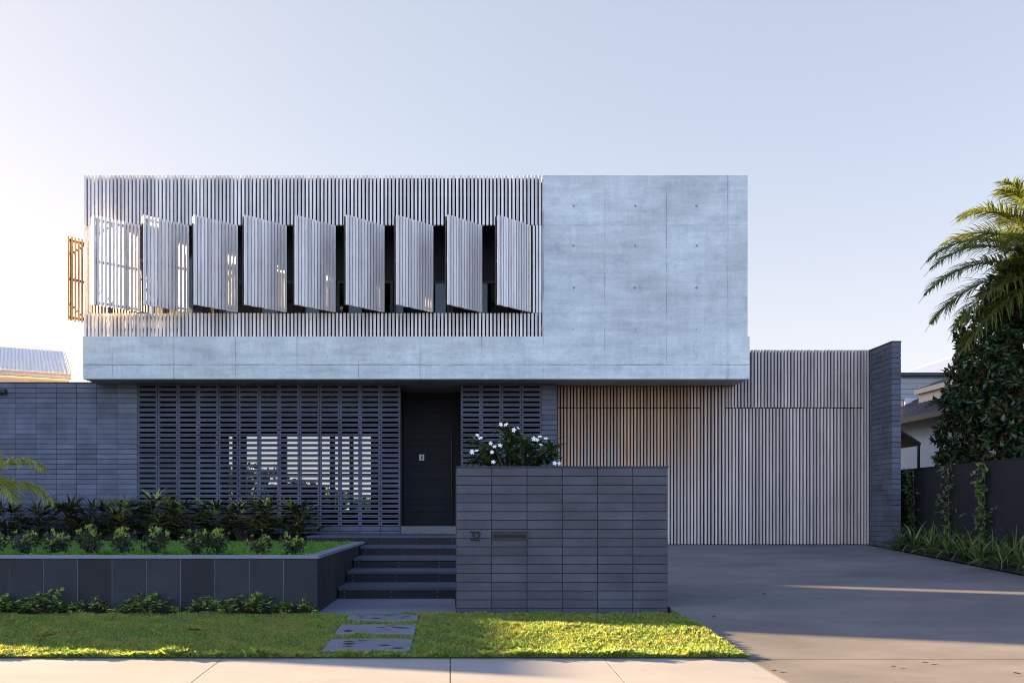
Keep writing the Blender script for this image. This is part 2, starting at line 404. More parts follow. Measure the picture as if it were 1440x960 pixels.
# front lawn: soil body plus counted-by-nobody blades
def lawn_body(name, x0, x1, y0, y1, zf, m, nx=24, ny=10, drop=.25):
    b = MB(); xs = np.linspace(x0,x1,nx); ys = np.linspace(y0,y1,ny)
    for j in range(ny-1):
        for i in range(nx-1):
            b.face([(xs[p],ys[q],zf(xs[p],ys[q])) for p, q in ((i,j),(i+1,j),(i+1,j+1),(i,j+1))])
    for i in range(nx-1):
        b.face([(xs[i],y0,zf(xs[i],y0)-drop),(xs[i+1],y0,zf(xs[i+1],y0)-drop),(xs[i+1],y0,zf(xs[i+1],y0)),(xs[i],y0,zf(xs[i],y0))])
    for j in range(ny-1):
        b.face([(x1,ys[j],zf(x1,ys[j])-drop),(x1,ys[j+1],zf(x1,ys[j+1])-drop),(x1,ys[j+1],zf(x1,ys[j+1])),(x1,ys[j],zf(x1,ys[j]))])
    o = b.build(name, m); o['kind'] = 'structure'; return o
def blades(name, x, y, zf, h, wd, m, label, cat, lean=.9):
    n = len(x); z = np.array([zf(p, q) for p, q in zip(x, y)])
    cl = .75+.45*np.sin(x*5.1+np.sin(y*7))*np.sin(y*6.3+1.3*np.sin(x*3.1))+.25*np.sin(x*17+y*13)
    cl = cl+.35*np.sin(x*33+2*np.sin(y*21))*np.sin(y*39+1.7*np.sin(x*26))+.3*np.sin(x*61+y*23)*np.sin(y*57-x*18)
    h = h*(.55+.6*rng.random(n))*np.clip(cl, .35, 1.7)
    th = rng.random(n)*2*np.pi; ph = rng.random(n)*2*np.pi; ln = rng.random(n)*lean
    V = np.zeros((n,4,3), np.float32)
    dx, dy = np.cos(th)*wd/2, np.sin(th)*wd/2
    V[:,0] = np.stack([x-dx,y-dy,z],1); V[:,1] = np.stack([x+dx,y+dy,z],1)
    mx, my = x+np.cos(ph)*h*ln*.35, y+np.sin(ph)*h*ln*.35
    V[:,2] = np.stack([mx+dx*.8,my+dy*.8,z+h*.6],1)
    V[:,3] = np.stack([x+np.cos(ph)*h*ln,y+np.sin(ph)*h*ln,z+h*(1-.25*ln)],1)
    me = bpy.data.meshes.new(name); me.vertices.add(n*4); me.vertices.foreach_set('co', V.ravel())
    f = np.array([0,1,2,0,2,3], np.int32)[None,:]+(np.arange(n, dtype=np.int32)*4)[:,None]
    me.loops.add(n*6); me.loops.foreach_set('vertex_index', f.ravel())
    me.polygons.add(n*2); me.polygons.foreach_set('loop_start', np.arange(n*2, dtype=np.int32)*3)
    me.materials.append(m); me.update(calc_edges=True); me.validate()
    o = bpy.data.objects.new(name, me); C.objects.link(o); o['kind'] = 'stuff'; o['label'] = label; o['category'] = cat
    return o

PAVERS = [(9.30,9.74),(8.51,9.03),(7.70,8.25)]
lawn_body('lawn_soil', -20, 2.5, 7.5, 9.9, z_lawn, m_turf, 40, 10)
N = 290000
x = rng.uniform(-10, 2.52, N); y = 7.49+2.38*rng.random(N)**1.15
keep = np.ones(N, bool)
for p0, p1 in PAVERS: keep &= ~((x > -1.12+.015*np.sin(y*40)) & (x < -.34+.015*np.sin(y*31)) & (y > p0+.012*np.sin(x*37)) & (y < p1+.015*np.sin(x*29)))
keep &= ~((x > .05) & (x < 2.49) & (y > 9.99))
blades('lawn_grass', x[keep], y[keep], z_lawn, .034, .0062, m_blade, 'short green and straw coloured lawn grass along the footpath', 'grass')
ex = rng.uniform(-10, 2.53, 23000); ey = 7.485+.03*rng.random(23000)
blades('lawn_edge_grass', ex, ey, z_lawn, .06, .007, m_blade, 'longer fringe of grass overhanging the pale footpath edge', 'grass', 1.2)
# raised lawn behind the retaining wall
UP = .75
sheet('raised_lawn_soil', -20, -1.66, [10.25, 16.2], lambda y: UP-.03, m_turf, thick=.6)
sheet('garden_bed_soil', -20, -2.5, [16.2, 17.55], lambda y: UP-.02, m_soil, thick=.6)
N = 110000
x = rng.uniform(-9.2, -1.66, N); y = 10.26+5.95*rng.random(N)
blades('raised_lawn_grass', x, y, lambda a_, b_: UP-.03, .045, .010, m_blade2, 'bright green clipped lawn on top of the retaining wall', 'grass')
N = 3000
b = MB(); b.box(-20,-1.5,9.86,10.09,-.1,.105); b.build('front_bed_soil', m_soil)['kind'] = 'structure'
b = MB(); b.box(-1.5,.065,9.93,11.88,-.1,.1); b.build('entry_path', m_slab)['kind'] = 'structure'

# stepping stones
b = MB(); 
lab = ['bluestone stepping stone nearest the entry steps', 'middle bluestone stepping stone set in the lawn', 'bluestone stepping stone nearest the pale footpath']
for (p0, p1), lb in zip(PAVERS, lab):
    zc = z_lawn(-.7, (p0+p1)/2); sl = (z_lawn(-.7,p1)-z_lawn(-.7,p0))
    b = MB(); i = len(b.v)
    x0, x1 = -1.11, -.345; ch = .006
    za, zb = z_lawn(-.7,p0)+.018, z_lawn(-.7,p1)+.018
    top = [(x0+ch,p0+ch,za),(x1-ch,p0+ch,za),(x1-ch,p1-ch,zb),(x0+ch,p1-ch,zb)]
    mid = [(x0,p0,za-ch),(x1,p0,za-ch),(x1,p1,zb-ch),(x0,p1,zb-ch)]; bot = [(q[0],q[1],q[2]-.05) for q in mid]
    b.face(top)
    for A, B in ((top,mid),(mid,bot)):
        for k in range(4): b.face([B[k],B[(k+1)%4],A[(k+1)%4],A[k]])
    # flaked dark pits in the stone skin
    rr = random.Random(int(p0*100))
    for q in range(7):
        cx, cy = rr.uniform(x0+.1,x1-.1), rr.uniform(p0+.08,p1-.08); rad = rr.uniform(.02,.055)
        t = (cy-p0)/(p1-p0); cz = za+(zb-za)*t
        nn = 11; off = [rad*rr.uniform(.35,1.2) for _ in range(nn)]
        b.face([(cx+1.5*off[k]*math.cos(6.283*k/nn), cy+.8*off[k]*math.sin(6.283*k/nn), cz+.002+(zb-za)*(.8*off[k]*math.sin(6.283*k/nn))/(p1-p0)) for k in range(nn)], 1)
    tag(b.build('stepping_stone', [m_slab, m_dark]), lb, 'paver', 'stepping stones across the lawn')

# ------------------------------------------------------------------ masonry helpers
def stack_blocks(b, x0, x1, y, z0, z1, bw=.4, bh=.1, depth=.06, j=.008, from_top=True, x_from_right=False):
    zs = []
    z = z1
    while z > z0+.012: zs.append((max(z-bh, z0), z)); z -= bh
    xs = []
    if x_from_right:
        x = x1
        while x > x0+.02: xs.append((max(x-bw, x0), x)); x -= bw
    else:
        x = x0
        while x < x1-.02: xs.append((x, min(x+bw, x1))); x += bw
    for (a0, a1) in xs:
        for (c0, c1) in zs:
            jy = random.uniform(-.0012, .0012)
            b.bbox(a0+j/2, a1-j/2, y+jy, y+depth, c0+j/2, c1-j/2, .003)

# ------------------------------------------------------------------ the house
YF, YW, YT = 16.9, 17.56, 17.8
XL, XR, XB, XRs = -6.976, 5.656, 1.755, 5.69
Z_SOF, Z_SP, Z_TOP, Z_S0, Z_S1 = 3.8, 4.61, 7.667, 5.057, 6.72
FL = .85
house = thing('modern_house', 'flat roofed two storey house of pale concrete, timber battens and charcoal breeze blocks', 'house', (0, YF, FL))

b = MB(); b.box(XB, XR, YF, YF+.2, Z_SP, Z_TOP); b.box(XR-.2, XR, YF+.2, 29, Z_SP, Z_TOP); b.box(XB, XB+.1, YF+.2, 29, Z_SP, Z_TOP-.02); b.box(XB+.1, XR-.2, 28.8, 29, Z_SP, Z_TOP-.02)
rows = (7.086, 6.33, 5.53, 4.75)
def disc(b, x, y, z, r, mi, n=10): b.face([(x+r*math.cos(6.283*k/n), y, z+r*math.sin(6.283*k/n)) for k in range(n)][::-1], mi)
for k in range(3):
    for z in rows: disc(b, 2.352+1.17*k+random.uniform(-.01,.01), YF-.002, z, .024 if z > 4.8 else .014, 1)
b.build('concrete_wall', [m_conc, m_hole], house)
b = MB(); b.box(XL, XRs, YF-.012, YF+.19, 4.07, Z_SP-.003); b.box(XL, XRs, YF-.008, YF+.19, Z_SOF, 4.07)
for k in range(-7, 4): disc(b, 2.352+1.17*k+random.uniform(-.01,.01), YF-.0145, 4.22, .012, 1)
b.build('spandrel', [m_conc2, m_hole], house)
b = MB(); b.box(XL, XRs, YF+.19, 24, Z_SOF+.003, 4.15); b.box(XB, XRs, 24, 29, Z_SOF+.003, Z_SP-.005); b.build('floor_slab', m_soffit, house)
b = MB(); b.box(XL+.03, XB-.005, YF+.15, 24.1, Z_TOP-.3, Z_TOP-.06); b.box(XB+.101, XR-.201, YF+.201, 28.79, Z_TOP-.3, Z_TOP-.06); b.build('roof', m_roofmetal, house)

# battens of the upper screen (fixed bands), continuous rhythm of 71 mm
PIT = .0716; BW = .0415; SBW = .0445
def battens(b, x0, x1, y, z0, z1, d=.068, pit=PIT, bw=BW):
    n = int(round((x1-x0)/pit)); p = (x1-x0)/n
    for i in range(n):
        xx = x0+i*p+(p-bw)/2; jz = random.uniform(-.003,.003)
        b.box(xx, xx+bw, y+random.uniform(-.002,.002), y+d, z0, z1+jz)
b = MB(); battens(b, XL, XB-.01, YF, Z_S1+.006, Z_TOP)
b.build('batten_screen', m_batten, house)
b = MB(); battens(b, XL, XB-.01, YF, Z_SP, Z_S0-.006)
b.build('batten_screen', m_batten, house)
x_h0 = -6.815; SP = .9287; HX = [x_h0+SP*(k+1) for k in range(9)]      # hinge lines
b = MB(); battens(b, XL, x_h0, YF, Z_S0, Z_S1); b.build('batten_screen', m_batten, house)
b = MB(); battens(b, HX[-1]+.02, XB-.01, YF, Z_S0, Z_S1)
b.build('batten_screen', m_batten, house)
# left return of the screen: fixed battens with open bays for the side shutters
b = MB(); y = YF+.06
while y < 23.9:
    b.box(XL-.0, XL+.045, y, y+BW, Z_S1, Z_TOP); b.box(XL, XL+.045, y, y+BW, Z_SP, Z_S0)
    if y > 20.8: b.box(XL, XL+.045, y, y+BW, Z_S0, Z_S1)
    y += PIT
b.build('batten_screen', m_batten, house)
# roof-edge lining behind the top band, balcony floor and ceiling, back wall
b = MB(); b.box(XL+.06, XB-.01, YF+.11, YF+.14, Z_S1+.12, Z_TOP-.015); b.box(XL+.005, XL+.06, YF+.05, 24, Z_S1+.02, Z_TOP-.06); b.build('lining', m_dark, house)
for z in (7.3, 6.78, 4.72, 4.95):
    b = MB(); b.box(XL+.03, XB-.02, YF+.0695, YF+.105, z, z+.06); b.build('rail', m_black, house)
b = MB(); b.box(-5.2, XB-.02, YF+.13, YF+.15, Z_SP-.1, 5.0); b.build('gap_lining', m_dark, house)  # dark sheet added so the lower batten gaps read dark
b = MB(); b.box(XL+.05, XB, YF+.19, 24, 4.15, 4.4); b.build('upper_floor', m_interior, house)
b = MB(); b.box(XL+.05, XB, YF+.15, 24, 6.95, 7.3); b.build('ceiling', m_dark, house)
b = MB(); b.box(XL, XB-.003, 24, 24.15, 4.15, Z_TOP-.06); b.box(-2.4,-2.3,18.15,24,4.4,6.95); b.build('rear_wall', m_interior, house)

# shutters: nine on the front, three on the side
SW = .915
def make_shutter():
    r = bpy.data.objects.new('shutter', None); C.objects.link(r); r.parent = house
    b = MB(); n = 13; p = SW/n; h = Z_S1-Z_S0-.012
    for i in range(n):
        x0 = -SW+i*p+(p-SBW)/2; b.box(x0, x0+SBW, -.0225+random.uniform(-.002,.002), .0225, .006+random.uniform(-.003,.003), h+random.uniform(-.003,.003))
    b.build('slats', m_batten, r, local=True)
    b = MB()
    for z in (.04, h/2-.03, h-.09): b.box(-SW+.01, -.01, .0235, .05, z, z+.05)
    for x in (-SW+.01, -.055): b.box(x, x+.045, .0515, .075, .02, h-.02)
    def bar(p0, p1):
        p0, p1 = Vector(p0), Vector(p1); d = p1-p0; ang = math.atan2(d.z, d.x)
        b.box(0, d.length, -.011, .011, -.017, .017, M=Matrix.Translation(p0) @ Matrix.Rotation(-ang, 4, 'Y'))
    bar((-SW+.03,.064,h-.36), (-SW+.4,.064,h-.05)); bar((-SW+.03,.064,.36), (-SW+.4,.064,.05))
    b.build('frame', m_black, r, local=True)
    return r
sh0 = make_shutter(); first = True
ANG = math.asin(.636/.92)
for k, hx in enumerate(HX):
    s = sh0 if k == 0 else copy_tree(sh0, house)
    s.location = Vector((hx-.012, YF+.022, Z_S0+.006))-Vector(house.location); s.rotation_euler = (0, 0, ANG+R(random.uniform(-.8,.8)))
for k, hy in enumerate((18.22, 19.42, 20.62)):
    s = copy_tree(sh0, house); s.scale = (-1, 1, 1)
    s.location = Vector((XL-.01, hy, Z_S0+.006))-Vector(house.location); s.rotation_euler = (0, 0, R(180+52))
    s.scale = (1,1,1)
    for ch in s.children:
        if ch.name.startswith('slats'):
            if k == 0: bm_ = ch.data.copy(); bm_.materials[0] = m_brown
            ch.data = bm_
    # hinge on the side wall, free edge swung out towards the street
    s.rotation_euler = (0, 0, R(51))

# glazing behind the shutters
gx = [-6.9, -5.75, -4.6, -3.45, -2.3, -1.15, 0.0, 1.7]
for i in range(len(gx)-1):
    x0, x1 = gx[i]+.01, gx[i+1]-.01
    wd = bpy.data.objects.new('window', None); C.objects.link(wd); wd.parent = house; wd.location = Vector(((x0+x1)/2, 18.0, 4.42))-Vector(house.location)
    b = MB(); t = .05; zh = 6.9 if i < 2 else 5.95
    b.box(x0, x1, 17.97, 18.03, 4.42, 4.42+t); b.box(x0, x1, 17.97, 18.03, zh-t, zh)
    b.box(x0, x0+t, 17.97, 18.03, 4.42+t, zh-t); b.box(x1-t, x1, 17.97, 18.03, 4.42+t, zh-t)
    b.build('frame', m_black, wd)
    b = MB(); b.box(x0+t, x1-t, 17.996, 18.002, 4.42+t, zh-t); b.build('pane', m_glass, wd)
b = MB(); b.box(gx[2], gx[-1], 17.98, 18.08, 5.953, 6.95); b.build('blackout_panel', m_dark, house)  # dark panel added so the upper window openings stay black

# breeze block screens, stack bond, every block a hollow frame
def hollow_blocks(x0, ncol, name):
    b = MB(); z = Z_SOF-.006
    bw = .4; j = .007; rowi = 0
    while z > FL+.16:
        for c in range(ncol):
            a0, a1, c0, c1 = x0+c*bw+j/2, x0+(c+1)*bw-j/2, z-.1+j/2, z-j/2
            jy = random.uniform(-.0015,.0015); y0, y1 = YW+jy, YW+.09
            h0, h1, k0, k1 = a0+.032, a1-.032, c0+.025, c1-.025
            i = len(b.v); ch = .004
            O = [(a0,c0),(a1,c0),(a1,c1),(a0,c1)]; H = [(h0,k0),(h1,k0),(h1,k1),(h0,k1)]
            Oi = [(a0+ch,c0+ch),(a1-ch,c0+ch),(a1-ch,c1-ch),(a0+ch,c1-ch)]
            for ring, yy in ((Oi,y0),(H,y0),(O,y0+ch),(O,y1),(H,y1)): b.v += [(p[0],yy,p[1]) for p in ring]
            for k in range(4):
                q = (k+1)%4
                for A, B in ((0,1),(2,0),(3,2),(1,4),(4,3)):
                    b.f.append((i+4*A+k, i+4*A+q, i+4*B+q, i+4*B+k)); b.m.append(0)
        z -= .1
    stack_blocks(b, x0, x0+ncol*bw, YW, FL, z, depth=.09)
    for c in range(ncol+1): b.box(x0+c*bw-.004, x0+c*bw+.004, YW+.012, YW+.08, FL, Z_SOF-.006, 1)
    zz = Z_SOF-.006
    while zz > FL+.1: b.box(x0, x0+ncol*bw, YW+.012, YW+.08, zz-.1035, zz-.0965, 1); zz -= .1
    return b.build(name, [m_block, m_joint], house)
XS0 = PX(193, YW); hollow_blocks(XS0, 13, 'breeze_block_screen')
XS1 = PX(648, YW); hollow_blocks(XS1, 4, 'breeze_block_screen')
# solid block pier beside the garage and the returns of the entry recess
b = MB(); XP0, XP1 = XS1+1.6, 2.115
stack_blocks(b, XP0, XP1, YW, .3, Z_SOF-.006, bw=XP1-XP0, depth=.2)
b.box(XP0, XP1-.006, YW+.012, YW+.3, .3, Z_SOF-.006, 1)
b.build('block_pier', [m_block, m_joint], house)
b = MB(); XD0, XD1 = XS0+5.2, XS1
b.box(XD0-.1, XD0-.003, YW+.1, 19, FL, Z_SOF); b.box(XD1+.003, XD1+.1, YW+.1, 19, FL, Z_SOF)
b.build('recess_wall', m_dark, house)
b = MB(); b.box(XD0, XD1, YW+.02, 19, FL, .996); b.build('threshold', m_agg, house)
# front door
DY = 18.85
door = bpy.data.objects.new('front_door', None); C.objects.link(door); door.parent = house; door.location = Vector((-.5, DY, .996))-Vector(house.location)
b = MB(); x0, x1 = XD0, .075; z = .998
while z < Z_SOF-.02:
    b.bbox(x0, x1, DY+random.uniform(-.001,.001), DY+.05, z+.0005, min(z+.1395, Z_SOF), .0015); z += .14
b.build('door_leaf', m_door, door)
b = MB(); b.box(XD0-.09, XD1+.09, DY+.055, DY+.12, FL, Z_SOF-.001); b.build('door_backing', m_dark, door)  # slab added to block light coming through the door board gaps
b = MB(); b.box(x1+.003, XD1+.002, DY-.03, DY+.06, .997, Z_SOF-.001); b.build('door_frame', m_dark, door)
b = MB(); b.tube([(.03,DY-.06,1.6),(.03,DY-.06,2.9)], .012, 8); b.tube([(.03,DY,1.7),(.03,DY-.06,1.7)], .008, 6); b.tube([(.03,DY,2.8),(.03,DY-.06,2.8)], .008, 6)
b.build('handle', m_black, door)
kx, kz = PX(593, DY), PZ(643, DY)
b = MB(); b.bbox(kx-.055, kx+.055, DY-.018, DY-.003, kz-.065, kz+.065, .004); kp = b.build('keypad', m_white, door)
b = MB(); b.bbox(kx-.022, kx+.022, DY-.023, DY-.017, kz-.042, kz+.035, .002); b.build('button_panel', m_grey, kp)

# ground floor rooms behind the screens; the rear glazing shows the sky
b = MB(); b.box(XL, 2.1, YW+.5, 23.99, FL-.2, FL+.03); b.build('ground_floor', m_interior, house)
b = MB(); Yb = 24.0
ops = [(-6.35,-6.22),(-6.0,-5.88),(-5.52,-4.55),(-4.42,-3.25),(-3.12,-2.72),(-2.62,-2.14)]
xx = XL; b.box(XL, XD0-.1, Yb, Yb+.15, 3.42, Z_SOF); b.box(XL, XD0-.1, Yb, Yb+.15, FL-.2, 1.25)
for (o0, o1) in ops: b.box(xx, o0, Yb, Yb+.15, 1.25, 3.42); xx = o1
b.box(xx, XD0-.1, Yb, Yb+.15, 1.25, 3.42)
b.box(XL, XL+.15, YW+.09, Yb, FL-.2, Z_SOF); b.box(XD0-.1, XD0-.003, 19, Yb, FL, Z_SOF)
b.box(XD1+.1, 2.1, 20.5, 20.6, FL, Z_SOF); b.box(2.1,2.2,YW+.3,24,FL-.3,Z_SOF)
b.build('inner_wall', m_interior, house)
b = MB(); b.box(-5.52,-2.14,Yb+.06,Yb+.08,2.30,2.345); b.box(-5.52,-2.14,Yb+.06,Yb+.08,1.25,1.3); b.build('window_frame', m_black, house)
for (o0, o1) in ops:
    b = MB(); b.box(o0, o1, Yb+.09, Yb+.098, 1.25, 3.42); b.build('rear_pane', m_tint, house)
b = MB(); b.box(-4.3,-3.0,21.2,22.1,FL+.03,1.55); b.box(-4.3,-3.0,21.2,21.4,1.55,1.95)
b.build('indoor_seat', m_dark, house)

# garage front of timber battens
def gar(b, x0, x1, z0, z1, y=YT): battens(b, x0, x1, y, z0, z1, .06, .0672, .038)
G0, G1, G2, G3, G4 = 2.14, 5.01, 5.51, 8.29, 8.395
ZG0, ZGH, ZGT = .625, 3.365, 4.52
for (x0, x1) in ((G0, G1), (G2, G3)):
    d = bpy.data.objects.new('garage_door', None); C.objects.link(d); d.parent = house; d.location = Vector(((x0+x1)/2, YT, ZG0))-Vector(house.location)
    b = MB(); gar(b, x0, x1, ZG0+.01, ZGH-.012); b.build('slats', m_garage, d)
    b = MB(); b.box(x0+.01, x1-.01, YT+.0615, YT+.073, ZG0+.005, ZGH-.01); b.build('door_panel', m_dark, d)
b = MB(); gar(b, G0, G1, ZGH+.008, Z_SOF-.004); gar(b, G2, XRs, ZGH+.008, Z_SOF-.004)
gar(b, G1, G2, ZG0+.01, Z_SOF-.004); gar(b, XRs, G3, ZGH+.008, ZGT); gar(b, G3, G4, ZG0+.01, ZGT)
b.build('garage_cladding', m_garage, house)
b = MB(); b.box(G0, XRs, YT+.075, YT+.12, ZG0-.1, Z_SOF); b.box(XRs, G4, YT+.075, YT+.12, ZG0-.1, ZGT-.03); b.build('garage_backing', m_dark, house)
b = MB(); b.box(XRs+.01, G4, YT+.12, 30, ZGT-.25, ZGT-.08); b.build('garage_roof', m_roofmetal, house)
b = MB(); b.box(8.2, G4, YT+.13, 30, .3, ZGT-.26); b.box(2.2, 8.19, 24, 24.12, .3, Z_SOF); b.build('garage_wall', m_interior, house)

# ------------------------------------------------------------------ walls round the front yard
# blade wall at the right end of the garage
XB0, XB1 = 8.40, 8.573
bl = thing('block_wall', 'tall charcoal block blade wall closing the right end of the timber garage', 'wall', (8.48, YF, .55))
b = MB(); z = 4.50
while z > .46:
    z0 = max(z-.1, .45)
    b.bbox(XB0+.002, XB1, YF+random.uniform(-.0012,.0012), YF+.39, z0+.004, z-.004, .003)
    yy = YF+.4
    while yy < 19.9: b.box(XB0+random.uniform(-.0012,.0012)+.002, XB1, yy+.004, yy+.396, z0+.004, z-.004); yy += .4
    z -= .1
b.box(XB0+.012, XB1-.01, YF+.012, 19.9, .4, 4.49, 1)
b.build('blockwork', [m_block, m_joint], bl)
b = MB(); b.box(XB0-.006, XB1+.006, YF-.008, 19.9, 4.502, 4.522); b.build('capping', m_black, bl)
# garden wall left of the breeze blocks
gw = thing('garden_wall', 'plain charcoal stack bond block wall left of the breeze block screen', 'wall', (-9, YW, .7))
b = MB(); stack_blocks(b, -15, XS0, YW, .55, 3.82, depth=.1, x_from_right=True)
b.box(-15, XS0-.005, YW+.01, YW+.19, .5, 3.80, 1); b.build('blockwork', [m_block_pale, m_joint], gw)
b = MB(); b.box(-15, XL-.002, YW-.006, YW+.2, 3.822, 3.84); b.build('capping', m_black, gw)
# flood light on it
fl = thing('flood_light', 'small black flood light on the block wall at the left edge', 'lamp', (PX(4,YW), YW, PZ(552,YW)))
o = fl.location
b = MB(); b.box(o.x-.08, o.x-.02, YW-.03, YW-.001, o.z-.05, o.z+.05); b.tube([(o.x-.05,YW-.03,o.z),(o.x+.0,YW-.09,o.z)], .016, 8); b.build('bracket', m_black, fl)
b = MB(); b.tube([(o.x-.03,YW-.10,o.z+.005),(o.x+.01,YW-.10,o.z+.005),(o.x+.02,YW-.10,o.z+.005),(o.x+.115,YW-.10,o.z)], [.03,.035,.055,.06], 12); b.build('lamp_head', m_black, fl)

# letterbox wall: hollow planter of blocks with number 32
PY = 10.08; px0, px1, pzt = .072, 2.472, PZ(655.5, 10.08)
lw = thing('letterbox_wall', 'free standing grey block planter wall numbered 32 with a letter slot', 'wall', (1.27, PY, .05))
b = MB(); zs = pzt; stack_blocks(b, px0, px1, PY, .0, pzt-.012, depth=.1)
b.box(px0+.006, px1-.006, PY+.010, PY+.19, 0, pzt-.02, 1)
b.box(px0, px0+.19, PY+.19, PY+1.35, 0, pzt-.014); b.box(px1-.19, px1, PY+.19, PY+1.35, 0, pzt-.014); b.box(px0+.19, px1-.19, PY+1.16, PY+1.35, 0, pzt-.014)
b.build('blockwork', [m_block2, m_joint], lw)
b = MB(); b.box(px0-.006, px1+.006, PY-.008, PY+.2, pzt-.012, pzt+.003); b.box(px0-.006, px0+.2, PY+.2, PY+1.36, pzt-.013, pzt+.003); b.box(px1-.2, px1+.006, PY+.2, PY+1.36, pzt-.013, pzt+.003); b.box(px0+.2, px1-.2, PY+1.15, PY+1.36, pzt-.013, pzt+.003)
b.build('capping', m_black, lw)
b = MB(); b.box(px0+.19, px1-.19, PY+.19, PY+1.16, .1, pzt-.12); b.build('soil', m_soil, lw)
lx0, lx1, lz0, lz1 = PX(692,PY), PX(742,PY), PZ(758.5,PY), PZ(746.5,PY)
lb = bpy.data.objects.new('letterbox', None); C.objects.link(lb); lb.parent = lw; lb.location = Vector((lx0, PY, lz0))-Vector(lw.location)
b = MB(); t = .022
b.box(lx0, lx1, PY-.014, PY-.002, lz1-t, lz1); b.box(lx0, lx1, PY-.014, PY-.002, lz0, lz0+t); b.box(lx0, lx0+t, PY-.014, PY-.002, lz0+t, lz1-t); b.box(lx1-t, lx1, PY-.014, PY-.002, lz0+t, lz1-t)
b.build('frame', m_black, lb)
b = MB(); b.box(lx0+t, lx1-t, PY-.004, PY-.002, lz0+t, lz1-t); b.build('slot', m_dark, lb)
b = MB(); b.box(lx0+t, lx1-t, PY-.010, PY-.005, lz0+.052, lz1-t); b.build('flap', m_black, lb)
def digit(name, px, segs):
    b = MB(); h = .094; x0 = PX(px, PY); z0 = PZ(759.0, PY)
    for s in segs: b.tube([(x0+p[0]*h, PY-.008, z0+p[1]*h) for p in s], .0085, 6)
    b.build(name, m_black, lw)
digit('house_number', 661.5, [[(0,1),(.5,1),(.22,.58)],[(.22,.58),(.36,.56),(.48,.46),(.52,.3),(.46,.12),(.3,.02),(.14,.02),(0,.1)]])
arc = [(.27+.25*math.cos(t), .74+.25*math.sin(t)) for t in [math.pi*(1-.0)-i*math.pi*1.2/9 for i in range(10)]]
digit('house_number', 668.6, [arc+[(0,0),(.55,0)]])

# retaining wall with coping
rw = thing('retaining_wall', 'low dark tiled retaining wall with stone coping holding up the raised lawn', 'wall', (-3, 10.1, .1))
b = MB(); xr = -1.505; x = xr
zt = UP-.035
while x > -14:
    b.bbox(x-.39+.0045, x-.0045, 10.10+random.uniform(-.0008,.0008), 10.13, 0.0, zt, .002); x -= .39
y = 10.132
while y < 15.4: b.box(xr-.03, xr+random.uniform(-.001,.001)-.0005, y+.003, min(y+.497,15.58), 0.05, zt); y += .5
b.box(-14, xr-.008, 10.108, 10.24, 0, zt-.004, 1); b.box(xr-.14, xr-.008, 10.24, 15.58, .0, zt-.004, 1)
b.build('tiling', [m_tile, m_grout], rw)
b = MB(); b.bbox(-14, xr+.012, 10.085, 10.25, zt, UP+.0, .004); b.box(xr-.155, xr+.012, 10.2505, 15.59, zt, UP)
b.build('coping', m_coping, rw)

# entry steps: timber sleepers with bolts
st = thing('entry_steps', 'five broad dark timber sleeper steps rising to the front door landing', 'steps', (0, 11.85, .1))
risers = [(11.85,.25),(12.83,.40),(13.68,.55),(14.75,.70),(15.6,.85)]
xe = 2.10
prev = .1; bolt0 = None
for k, (ry, rz) in enumerate(risers):
    x0 = xr+.016 if k < 4 else -2.52
    yb = risers[k+1][0]+.03 if k < 4 else YW-.002
    s = bpy.data.objects.new('step', None); C.objects.link(s); s.parent = st; s.location = Vector((0, ry, prev))-Vector(st.location)
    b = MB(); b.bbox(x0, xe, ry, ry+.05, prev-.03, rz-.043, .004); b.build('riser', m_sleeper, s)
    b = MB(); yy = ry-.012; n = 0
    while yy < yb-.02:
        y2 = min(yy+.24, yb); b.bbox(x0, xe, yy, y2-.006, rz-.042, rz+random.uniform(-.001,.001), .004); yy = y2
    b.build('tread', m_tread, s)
    for bx in np.arange(x0+.08, xe, .62):
        for dz in (.035, .095):
            if bolt0 is None:
                b = MB(); b.tube([(0,-.004,0),(0,.01,0)], .007, 8); o = bolt0 = b.build('bolt', m_grout, s, local=True)
            else: o = bolt0.copy(); C.objects.link(o); o.parent = s
            o.location = Vector((bx, ry, prev+dz-.01))-world_loc(s)
    prev = rz
b = MB(); b.box(-2.5, xe, 15.66, YW-.005, .1, .8); b.box(xr+.02, xe, 11.9, 15.66, 0, .2); b.build('fill', m_dark, st)

# right boundary fence
fx = 9.1
fence = MB(); fence.box(fx, fx+.12, 4.5, 21.5, .0, 1.2+.905); fence.box(fx-.01, fx+.13, 4.5, 21.5, 2.106, 2.13)
tag(fence.build('boundary_wall', m_fence), 'smooth charcoal boundary wall along the right side of the driveway', 'wall')
b = MB()
for i in range(14):
    y0 = 4.5+i*1.1; y1 = y0+1.1; zz = lambda y: z_drive(y)+.02
    b.face([(8.352,y0,zz(y0)),(fx,y0,zz(y0)+.05),(fx,y1,zz(y1)+.05),(8.352,y1,zz(y1))][::1])
b.build('side_bed_soil', m_soil)['kind'] = 'structure'
b = MB(); b.box(8.36, 20, 19.6, 19.66, .3, 2.2); 
tag(b.build('side_gate', m_fence), 'dark gate closing the gap behind the tall blade wall', 'gate')

# ------------------------------------------------------------------ plants
def rv(s=1.0): return Vector((random.gauss(0,1), random.gauss(0,1), random.gauss(0,1))).normalized()*s

